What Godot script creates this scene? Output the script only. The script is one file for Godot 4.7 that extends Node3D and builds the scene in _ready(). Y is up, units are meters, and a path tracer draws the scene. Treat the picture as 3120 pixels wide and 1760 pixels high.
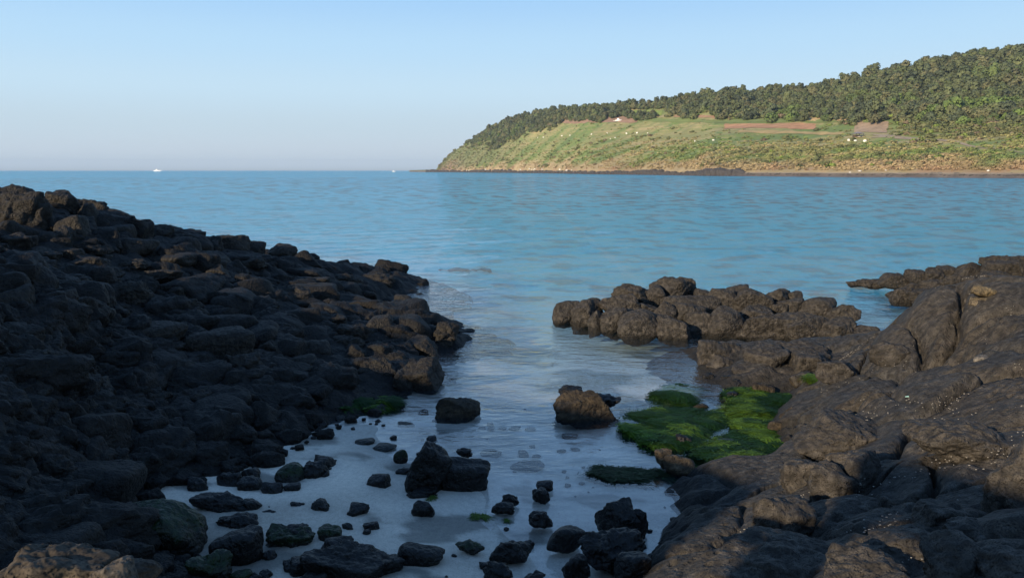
extends Node3D
# A lava shore at low sun: black rocks round a small sand cove, turquoise sea, a green headland across the bay.

const SUN_TAN := 0.32
var low := FastNoiseLite.new()
var mid := FastNoiseLite.new()
var cell := FastNoiseLite.new()
var edge := FastNoiseLite.new()
var rng := RandomNumberGenerator.new()
var used := {}
var M := {}

# ------------------------------------------------------------------ naming
func numbered(called: String) -> String:
	if not used.has(called):
		used[called] = 0
		return called
	used[called] += 1
	return "%s_%03d" % [called, used[called]]

func tag(o: Node, label: String, category := "", group := "", kind := "") -> Node:
	if label:
		o.set_meta("label", label)
	if category:
		o.set_meta("category", category)
	if group:
		o.set_meta("group", group)
	if kind:
		o.set_meta("kind", kind)
	return o

func thing(called: String, at := Vector3.ZERO, turn := 0.0) -> Node3D:
	var o := Node3D.new()
	o.name = numbered(called)
	add_child(o)
	o.position = at
	o.rotation.y = turn
	return o

func put(called: String, mesh: Mesh, material: Material, parent: Node = null, at := Vector3.ZERO) -> MeshInstance3D:
	var o := MeshInstance3D.new()
	o.name = numbered(called) if parent == null else called
	o.mesh = mesh
	o.material_override = material
	if parent == null:
		add_child(o)
	else:
		parent.add_child(o, true)
	o.position = at
	return o

func many(called: String, mesh: Mesh, material: Material, where: Array, tints: Array, parent: Node = null) -> MultiMeshInstance3D:
	var mm := MultiMesh.new()
	mm.transform_format = MultiMesh.TRANSFORM_3D
	mm.use_colors = tints.size() > 0
	mm.mesh = mesh
	mm.instance_count = where.size()
	for i in where.size():
		mm.set_instance_transform(i, where[i])
		if tints.size() > 0:
			mm.set_instance_color(i, tints[i])
	var o := MultiMeshInstance3D.new()
	o.name = numbered(called) if parent == null else called
	o.multimesh = mm
	o.material_override = material
	if parent == null:
		add_child(o)
	else:
		parent.add_child(o, true)
	o.set_meta("kind", "stuff")
	return o

# ------------------------------------------------------------------ materials
func shade_picture(size: int, freq: float, deep: float, sd: int) -> ImageTexture:
	# grey grain that a base colour is multiplied with
	var a := FastNoiseLite.new()
	a.seed = sd
	a.frequency = freq
	a.fractal_octaves = 5
	var b := FastNoiseLite.new()
	b.seed = sd + 7
	b.frequency = 0.11
	b.fractal_octaves = 3
	var im := a.get_seamless_image(size, size)
	var fine := b.get_seamless_image(size, size)
	var out := Image.create(size, size, false, Image.FORMAT_RGB8)
	for y in size:
		for x in size:
			var f := fine.get_pixel(x, y).r
			var v := (1.0 - deep * (1.0 - im.get_pixel(x, y).r)) * (1.0 - deep * 0.55 * (1.0 - f)) * (1.0 - deep * 0.9 * smoothstep(0.36, 0.24, f))
			out.set_pixel(x, y, Color(v, v, v))
	return ImageTexture.create_from_image(out)

func pit_picture(size: int, sd: int, pits: float) -> ImageTexture:
	# lava skin: grain with round gas holes
	var a := FastNoiseLite.new()
	a.seed = sd
	a.frequency = 0.03
	a.fractal_octaves = 5
	var c := FastNoiseLite.new()
	c.seed = sd + 1
	c.noise_type = FastNoiseLite.TYPE_CELLULAR
	c.cellular_return_type = FastNoiseLite.RETURN_DISTANCE
	c.frequency = 0.05
	c.fractal_type = FastNoiseLite.FRACTAL_NONE
	var ia := a.get_seamless_image(size, size)
	var ic := c.get_seamless_image(size, size)
	var out := Image.create(size, size, false, Image.FORMAT_RGB8)
	for y in size:
		for x in size:
			var hole := smoothstep(0.05, 0.32, ic.get_pixel(x, y).r)
			var v := clampf(ia.get_pixel(x, y).r * 0.75 + 0.25 - pits * (1.0 - hole) * smoothstep(0.35, 0.6, ia.get_pixel((x * 3) % size, (y * 3) % size).r), 0.0, 1.0)
			out.set_pixel(x, y, Color(v, v, v))
	return ImageTexture.create_from_image(out)

func stone(grain: Texture2D, relief: Texture2D, cm: float, rough: float, scale: float) -> StandardMaterial3D:
	var m := StandardMaterial3D.new()
	m.vertex_color_use_as_albedo = true
	m.albedo_texture = grain
	m.roughness = rough
	m.uv1_triplanar = true
	m.uv1_world_triplanar = true
	m.uv1_scale = Vector3.ONE * scale
	m.heightmap_enabled = relief != null
	m.heightmap_texture = relief
	m.heightmap_scale = cm
	m.metallic_specular = 0.4
	return m

func flat(c: Color, rough := 0.85) -> StandardMaterial3D:
	var m := StandardMaterial3D.new()
	m.albedo_color = c.linear_to_srgb()
	m.roughness = rough
	return m

func tinted(rough := 0.9, light := 0.0) -> StandardMaterial3D:
	var m := StandardMaterial3D.new()
	m.vertex_color_use_as_albedo = true
	m.roughness = rough
	if light > 0.0:
		m.backlight_enabled = true
		m.backlight = Color(light, light, light)
	return m

# ------------------------------------------------------------------ meshes
func finish(v: PackedVector3Array, ix: PackedInt32Array, col: PackedColorArray, normals := PackedVector3Array()) -> ArrayMesh:
	if normals.is_empty():
		normals.resize(v.size())
		for k in range(0, ix.size(), 3):
			var n := (v[ix[k + 2]] - v[ix[k]]).cross(v[ix[k + 1]] - v[ix[k]])
			normals[ix[k]] += n
			normals[ix[k + 1]] += n
			normals[ix[k + 2]] += n
		for k in v.size():
			normals[k] = normals[k].normalized()
	var a := []
	a.resize(Mesh.ARRAY_MAX)
	a[Mesh.ARRAY_VERTEX] = v
	a[Mesh.ARRAY_NORMAL] = normals
	a[Mesh.ARRAY_INDEX] = ix
	if col.size():
		a[Mesh.ARRAY_COLOR] = col
	var m := ArrayMesh.new()
	m.add_surface_from_arrays(Mesh.PRIMITIVE_TRIANGLES, a)
	return m

func boulder_mesh(half: Vector3, style: String, n: int, sd: int, tint: Color, moss := 0.0, wet := -9.0) -> ArrayMesh:
	# a rounded polyhedron of random cleavage planes, roughened
	var r := RandomNumberGenerator.new()
	r.seed = sd
	var normals: Array[Vector3] = [Vector3.RIGHT, Vector3.LEFT, Vector3.UP, Vector3.DOWN, Vector3.BACK, Vector3.FORWARD]
	var dists: Array[float] = [1, 1, 1, 1, 1, 1]
	var tilt := Basis(Vector3(r.randf_range(-1, 1), r.randf_range(-1, 1), r.randf_range(-1, 1)).normalized(), r.randf_range(0.12, 0.6))
	for k in 6:
		normals[k] = tilt * normals[k]
	for k in (8 if style == "block" else 8):
		normals.append(Vector3(r.randfn(), r.randfn() * 0.9, r.randfn()).normalized())
		dists.append(r.randf_range(0.74, 1.02) if style == "block" else r.randf_range(0.82, 1.06))
	var p := 22.0 if style == "block" else 6.0 if style == "round" else 7.0
	var a1 := 0.085 if style == "block" else 0.11 if style == "round" else 0.15
	var big := (half.x + half.y + half.z) / 3.0
	var a2 := (0.11 if style == "block" else 0.045 if style == "round" else 0.15) * 0.5 * pow(big, 0.55)
	var off := Vector3(r.randf(), r.randf(), r.randf()) * 500.0
	var at := {}
	var v := PackedVector3Array()
	var ix := PackedInt32Array()
	var col := PackedColorArray()
	for f in 6:
		var grid := PackedInt32Array()
		grid.resize((n + 1) * (n + 1))
		for j in n + 1:
			for i in n + 1:
				var q: Vector3i
				match f:
					0: q = Vector3i(n, j, i)
					1: q = Vector3i(0, i, j)
					2: q = Vector3i(i, n, j)
					3: q = Vector3i(j, 0, i)
					4: q = Vector3i(j, i, n)
					5: q = Vector3i(i, j, 0)
				var key := q.x + q.y * 64 + q.z * 4096
				if not at.has(key):
					at[key] = v.size()
					var d := Vector3(tan((q.x * 2.0 / n - 1.0) * 0.785), tan((q.y * 2.0 / n - 1.0) * 0.785), tan((q.z * 2.0 / n - 1.0) * 0.785)).normalized()
					var s := 0.0
					for k in normals.size():
						var e := normals[k].dot(d)
						if e > 0.05:
							s += pow(e / dists[k], p)
					var rad := pow(s, -1.0 / p)
					rad *= 1.0 + a1 * low.get_noise_3dv(d * 22.0 + off)
					var pos := d * rad * half
					var w := pos * (55.0 / maxf(big, 0.25) ** 0.5) + off
					var bump := mid.get_noise_3dv(w)
					if style == "rubble":
						bump += 0.8 * (0.5 - absf(mid.get_noise_3dv(w * 0.45 + off)) * 3.0)
					pos += d * (bump + 0.45 * mid.get_noise_3dv(w * 3.1)) * a2 * 1.6
					v.append(pos)
					var t := 1.0 + 0.28 * low.get_noise_3dv(w * 0.5 - off)
					var c := Color(tint.r * t, tint.g * t, tint.b * t)
					if moss > 0.0:
						var g := clampf(smoothstep(-0.1, 0.55, d.y + 0.5 * low.get_noise_3dv(d * 60.0 + off)) * moss, 0.0, 1.0)
						c = c.lerp(Color(0.030, 0.080, 0.014), g)
					if pos.y < wet:
						c = c.lerp(Color(0.018, 0.017, 0.012), 0.7 * smoothstep(0.0, 0.08, wet - pos.y + 0.04 * bump))
					col.append(c)
				grid[j * (n + 1) + i] = at[key]
		for j in n:
			for i in n:
				var o := j * (n + 1) + i
				ix.append_array([grid[o], grid[o + 1], grid[o + n + 2], grid[o], grid[o + n + 2], grid[o + n + 1]])
	var lo := v[0]
	var hi := v[0]
	for q in v:
		lo = lo.min(q)
		hi = hi.max(q)
	var fit_to := half * 2.0 / (hi - lo)
	var mid_at := (hi + lo) / 2.0
	for k in v.size():
		v[k] = (v[k] - mid_at) * fit_to
	return finish(v, ix, col)

func res(sx: float, z: float) -> int:
	return clampi(int(2.0 * sx * 792.0 / absf(z) / 2.6), 7, 36)

func height_mesh(cols: PackedFloat32Array, rows: PackedFloat32Array, h: PackedFloat32Array, col: PackedColorArray, keep_over: float, picks := PackedInt32Array(), pick := -1) -> ArrayMesh:
	# a sheet whose corners stand at x = cols[i] * depth, z = -rows[j]
	var nc := cols.size()
	var nr := rows.size()
	var at := PackedInt32Array()
	at.resize(nc * nr)
	at.fill(-1)
	var v := PackedVector3Array()
	var nn := PackedVector3Array()
	var cc := PackedColorArray()
	var ix := PackedInt32Array()
	for j in nr - 1:
		for i in nc - 1:
			var o := j * nc + i
			if pick >= 0 and picks[o] != pick:
				continue
			if maxf(maxf(h[o], h[o + 1]), maxf(h[o + nc], h[o + nc + 1])) < keep_over:
				continue
			for q: int in [o, o + 1, o + nc, o + nc + 1]:
				if at[q] < 0:
					at[q] = v.size()
					var jj := q / nc
					var ii := q % nc
					v.append(Vector3(cols[ii] * rows[jj], h[q], -rows[jj]))
					var i0 := maxi(ii - 1, 0)
					var i1 := mini(ii + 1, nc - 1)
					var j0 := maxi(jj - 1, 0)
					var j1 := mini(jj + 1, nr - 1)
					var pa := Vector3((cols[i1] - cols[i0]) * rows[jj], h[jj * nc + i1] - h[jj * nc + i0], 0)
					var pb := Vector3(cols[ii] * (rows[j1] - rows[j0]), h[j1 * nc + ii] - h[j0 * nc + ii], rows[j0] - rows[j1])
					nn.append(pa.cross(pb).normalized())
					cc.append(col[q])
			ix.append_array([at[o], at[o + nc], at[o + 1], at[o + 1], at[o + nc], at[o + nc + 1]])
	if ix.is_empty():
		return null
	return finish(v, ix, cc, nn)

func spread(a: float, b: float, n: int) -> PackedFloat32Array:
	var out := PackedFloat32Array()
	for k in n:
		out.append(lerpf(a, b, k / float(n - 1)))
	return out

func growing(a: float, b: float, step: float) -> PackedFloat32Array:
	var out := PackedFloat32Array()
	while a < b:
		out.append(a)
		a *= 1.0 + step
	out.append(b)
	return out

# ------------------------------------------------------------------ smooth ground through given points
func fit(p: Array) -> PackedFloat64Array:
	var n := p.size()
	var m := n + 3
	var a: Array[PackedFloat64Array] = []
	for i in m:
		var r := PackedFloat64Array()
		r.resize(m + 1)
		a.append(r)
	for i in n:
		for j in n:
			var d2 := Vector2(p[i].x - p[j].x, p[i].z - p[j].z).length_squared()
			a[i][j] = 0.5 * d2 * log(d2) if d2 > 0.0 else 0.0
		a[i][i] += 0.02
		var row := [1.0, p[i].x, p[i].z]
		for k in 3:
			a[i][n + k] = row[k]
			a[n + k][i] = row[k]
		a[i][m] = p[i].y
	for i in m:
		var best := i
		for j in range(i + 1, m):
			if absf(a[j][i]) > absf(a[best][i]):
				best = j
		var swap := a[i]
		a[i] = a[best]
		a[best] = swap
		for j in range(i + 1, m):
			var f := a[j][i] / a[i][i]
			if f != 0.0:
				for k in range(i, m + 1):
					a[j][k] -= f * a[i][k]
	var w := PackedFloat64Array()
	w.resize(m)
	for i in range(m - 1, -1, -1):
		var s := a[i][m]
		for k in range(i + 1, m):
			s -= a[i][k] * w[k]
		w[i] = s / a[i][i]
	return w

class Ground:
	var x0: float
	var z0: float
	var step: float
	var nx: int
	var nz: int
	var h := PackedFloat32Array()

	func _init(p: Array, w: PackedFloat64Array, xa: float, xb: float, za: float, zb: float, cell_size: float) -> void:
		x0 = xa
		z0 = za
		step = cell_size
		nx = int((xb - xa) / step) + 2
		nz = int((zb - za) / step) + 2
		h.resize(nx * nz)
		var n := p.size()
		for j in nz:
			for i in nx:
				var x := x0 + i * step
				var z := z0 + j * step
				var s := w[n] + w[n + 1] * x + w[n + 2] * z
				for k in n:
					var dx: float = p[k].x - x
					var dz: float = p[k].z - z
					var d2 := dx * dx + dz * dz
					if d2 > 0.0:
						s += w[k] * 0.5 * d2 * log(d2)
				h[j * nx + i] = s

	func at(x: float, z: float) -> float:
		var fx := clampf((x - x0) / step, 0.0, nx - 1.001)
		var fz := clampf((z - z0) / step, 0.0, nz - 1.001)
		var i := int(fx)
		var j := int(fz)
		fx -= i
		fz -= j
		var o := j * nx + i
		return lerpf(lerpf(h[o], h[o + 1], fx), lerpf(h[o + nx], h[o + nx + 1], fx), fz)

# ------------------------------------------------------------------ the sea bed and the beach
func bed(x: float, z: float) -> float:
	var line := minf(-7.1 + (x + 0.65) * 1.2, -5.75 + 0.1 * x)
	line += 0.45 * sin(x * 1.9 + 0.7) + 0.25 * sin(x * 4.3)
	var d := line - z
	if d < 0.0:
		return minf(-d * 0.03, 0.3)
	if d < 4.0:
		return -0.028 * d
	return lerpf(maxf(-0.112 - (d - 4.0) * 0.055, -1.4), -0.5, smoothstep(45.0, 140.0, d))

func sand_height(x: float, z: float) -> float:
	var h := bed(x, z)
	if z > -40.0:
		h += 0.018 * low.get_noise_2d(x * 9.0, z * 9.0) + 0.002 * low.get_noise_2d(x * 9.0 + z * 6.0, z * 17.0)
	if z > -9.5:
		var d := -h / 0.03 + 0.5 * low.get_noise_2d(x * 11.0 + 60.0, z * 11.0)
		for k in 4:
			var e: float = d + [0.1, 0.75, 1.35, 2.3][k] + 0.25 * sin(x * (1.7 + 0.6 * k) + k * 2.0)
			if e > -0.03 and e < 0.5:
				h += 0.007 * smoothstep(-0.03, 0.02, e) * smoothstep(0.5, 0.02, e)
	return h

# ------------------------------------------------------------------ the headland, as seen round the bay
const SHORE := [[-0.13, 1700.0], [-0.0946, 1480.0], [-0.02, 1150.0], [0.0993, 700.0], [0.2485, 485.0], [0.42, 400.0], [0.646, 345.0], [0.95, 300.0]]
const DEPTH := [[-0.13, 120.0], [-0.0946, 150.0], [0.0, 260.0], [0.1, 330.0], [0.3, 330.0], [0.646, 330.0], [0.95, 330.0]]
const SKYLINE := [[-0.13, 0.0], [-0.0946, 0.001], [-0.0885, 0.008], [-0.0765, 0.0211], [-0.06, 0.0305], [-0.028, 0.0495], [0.003, 0.0621], [0.04, 0.0685], [0.08, 0.0716], [0.13, 0.074], [0.19, 0.0803], [0.255, 0.0895], [0.31, 0.0908], [0.36, 0.0928], [0.4, 0.102], [0.455, 0.1144], [0.51, 0.1248], [0.575, 0.1357], [0.646, 0.1425], [0.8, 0.1537], [0.95, 0.153]]
const RISE := [[0.0, 0.0], [0.025, 0.06], [0.07, 0.13], [0.2, 0.26], [0.4, 0.45], [0.6, 0.62], [0.8, 0.83], [1.0, 1.0], [1.15, 1.02], [1.4, 0.9]]

func along(t: Array, x: float) -> float:
	for k in t.size() - 1:
		if x <= t[k + 1][0]:
			var f := clampf((x - t[k][0]) / (t[k + 1][0] - t[k][0]), 0.0, 1.0)
			return lerpf(t[k][1], t[k + 1][1], f)
	return t[-1][1]

func back_along(t: Array, y: float) -> float:
	for k in t.size() - 1:
		if y <= t[k + 1][1]:
			return lerpf(t[k][0], t[k + 1][0], clampf((y - t[k][1]) / maxf(t[k + 1][1] - t[k][1], 1e-6), 0.0, 1.0))
	return 1.0

func hill(a: float, t: float) -> Vector3:
	var shore := along(SHORE, a)
	var z := shore + along(DEPTH, a) * t
	var base := -3.0 / shore
	var sky := maxf(along(SKYLINE, a), 0.0)
	if t < 0.0:
		return Vector3(a * (shore + t * 8.0), t * 120.0, -shore - t * 8.0)
	var slope := lerpf(base, sky, along(RISE, t))
	var y := 3.0 + z * slope
	var soft := smoothstep(0.0, 0.15, t) * smoothstep(-0.1, -0.05, a)
	y += soft * (2.2 * low.get_noise_2d(a * z * 0.22, z * 0.22) + 0.9 * mid.get_noise_2d(a * z * 0.5, z * 0.5))
	return Vector3(a * z, y, -z)

# slope of a sight line: how far up the hill a row stands
func up_hill(a: float, slope: float) -> float:
	var base := -3.0 / along(SHORE, a)
	var sky := maxf(along(SKYLINE, a), 0.0)
	return back_along(RISE, (slope - base) / maxf(sky - base, 1e-5))

const WOOD_EDGE := [[-0.06, 0.0300], [-0.045, 0.029], [-0.02, 0.028], [0.02, 0.044], [0.06, 0.056], [0.12, 0.062], [0.2, 0.065], [0.24, 0.067], [0.3, 0.063], [0.36, 0.061], [0.42, 0.059], [0.5, 0.058], [0.6, 0.054], [0.7, 0.052], [0.95, 0.05]]

const FIELDS := [[0.262, 0.375, 0.0505, 0.0580], [0.05, 0.155, 0.058, 0.0668], [0.20, 0.262, 0.0642, 0.0675], [0.365, 0.415, 0.0595, 0.0645], [0.28, 0.41, 0.0450, 0.0488], [0.16, 0.405, 0.0583, 0.0628], [0.15, 0.185, 0.066, 0.0738], [0.424, 0.465, 0.046, 0.0585]]

func on_field(a: float, s: float) -> bool:
	for f: Array in FIELDS:
		if a > f[0] and a < f[1] and s > f[2] - 0.001 and s < f[3]:
			return true
	return a > 0.44 and rng.randf() < 0.75 and s < lerpf(0.0465, 0.018, smoothstep(0.44, 0.70, a)) and s > lerpf(0.038, 0.0125, smoothstep(0.44, 0.72, a))

const PLACES := [[0.0, "at the seaward end of the headland"], [0.08, "above the left part of the meadow"], [0.15, "just left of the bright clearing"], [0.25, "just right of the bright clearing"], [0.37, "above the reddish field"], [0.47, "above the small hut"], [0.56, "above the stony track"], [9.9, "on the highest slope at the right edge"]]

func _ready() -> void:
	rng.seed = 11
	# ---------------------------------------------------------- camera
	var cam := Camera3D.new()
	cam.name = "camera"
	add_child(cam)
	cam.position = Vector3(0, 3.0, 0)
	cam.rotation_degrees = Vector3(-8.5, 0, 0)
	cam.fov = 40.0
	cam.near = 0.1
	cam.far = 20000.0
	cam.current = true
	# ---------------------------------------------------------- sky
	var sky_image := Image.create(512, 512, false, Image.FORMAT_RGBF)
	var stops := [[0.0, 0.56, 0.645, 0.73], [1.2, 0.60, 0.695, 0.78], [3.0, 0.57, 0.71, 0.81], [5.5, 0.57, 0.77, 0.92], [8.5, 0.49, 0.735, 0.96], [12.0, 0.375, 0.635, 0.955], [20.0, 0.27, 0.49, 0.84], [40.0, 0.14, 0.30, 0.60], [90.0, 0.075, 0.18, 0.42]]
	for y in 512:
		var up := 90.0 - (y + 0.5) / 512.0 * 180.0
		var c := Color(0.3, 0.35, 0.38)
		if up >= 0.0:
			for k in stops.size() - 1:
				if up <= stops[k + 1][0]:
					var f: float = (up - stops[k][0]) / (stops[k + 1][0] - stops[k][0])
					f = f * f * (3.0 - 2.0 * f) * 0.4 + f * 0.6
					c = Color(lerpf(stops[k][1], stops[k + 1][1], f), lerpf(stops[k][2], stops[k + 1][2], f), lerpf(stops[k][3], stops[k + 1][3], f))
					break
		for x in 512:
			sky_image.set_pixel(x, y, c)
	var pano := PanoramaSkyMaterial.new()
	pano.panorama = ImageTexture.create_from_image(sky_image)
	pano.energy_multiplier = 0.75
	var sky := Sky.new()
	sky.sky_material = pano
	var env := Environment.new()
	env.background_mode = Environment.BG_SKY
	env.sky = sky
	env.background_energy_multiplier = 1.0
	env.tonemap_mode = Environment.TONE_MAPPER_LINEAR
	env.tonemap_exposure = 1.35
	env.fog_enabled = true
	env.fog_density = 0.00007
	env.fog_light_color = Color(0.80, 0.90, 1.0)
	env.sdfgi_enabled = true
	env.ssao_enabled = true
	env.ssil_enabled = true
	var around := WorldEnvironment.new()
	around.name = "world"
	around.environment = env
	add_child(around)
	# ---------------------------------------------------------- sun: low, behind the left shoulder
	var sun := DirectionalLight3D.new()
	sun.name = "sun"
	add_child(sun)
	sun.look_at_from_position(Vector3.ZERO, Vector3(0.67, -SUN_TAN, -0.742))
	sun.light_energy = 1.6
	sun.light_color = Color(1.0, 0.91, 0.78)
	sun.light_angular_distance = 0.5
	sun.shadow_enabled = true
	sun.sky_mode = DirectionalLight3D.SKY_MODE_LIGHT_ONLY
	# ---------------------------------------------------------- noise and materials
	low.seed = 3
	low.frequency = 0.05
	low.fractal_octaves = 3
	mid.seed = 8
	mid.frequency = 0.05
	mid.fractal_octaves = 4
	cell.seed = 5
	cell.noise_type = FastNoiseLite.TYPE_CELLULAR
	cell.cellular_return_type = FastNoiseLite.RETURN_DISTANCE
	cell.fractal_type = FastNoiseLite.FRACTAL_NONE
	cell.frequency = 0.05
	edge.seed = 6
	edge.noise_type = FastNoiseLite.TYPE_CELLULAR
	edge.cellular_return_type = FastNoiseLite.RETURN_DISTANCE2_SUB
	edge.fractal_type = FastNoiseLite.FRACTAL_NONE
	edge.frequency = 0.05
	var grain := shade_picture(1024, 0.012, 0.75, 21)
	var pits := pit_picture(512, 31, 0.8)
	var rough := pit_picture(512, 41, 0.35)
	M.shelf = stone(grain, pits, 2.2, 0.85, 0.8)
	M.lava = stone(grain, rough, 4.0, 0.75, 1.1)
	M.islet = stone(grain, pits, 4.0, 0.88, 0.8)
	M.wet = stone(grain, rough, 2.5, 0.5, 1.3)
	M.sand = stone(shade_picture(512, 0.03, 0.12, 51), null, 0.0, 0.5, 0.9)
	M.sand.metallic_specular = 0.25
	M.sand.roughness = 0.65
	M.bed = tinted(0.9)
	M.leaf = tinted(0.8, 0.25)
	M.hill = tinted(0.95)
	M.weed = tinted(0.7, 0.3)
	M.weed.metallic_specular = 0.25
	M.bark = flat(Color(0.06, 0.045, 0.035))
	var clock := Time.get_ticks_msec()
	setting()
	print("setting ", Time.get_ticks_msec() - clock)
	clock = Time.get_ticks_msec()
	headland()
	print("headland ", Time.get_ticks_msec() - clock)
	clock = Time.get_ticks_msec()
	rocks()
	print("rocks ", Time.get_ticks_msec() - clock)
	clock = Time.get_ticks_msec()
	small_things()
	print("small ", Time.get_ticks_msec() - clock)

# ------------------------------------------------------------------ beach, sea, lava ground
var left_ground: Ground
var right_ground: Ground

func shelf_height(x: float, z: float) -> float:
	return right_ground.at(x, z)

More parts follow.
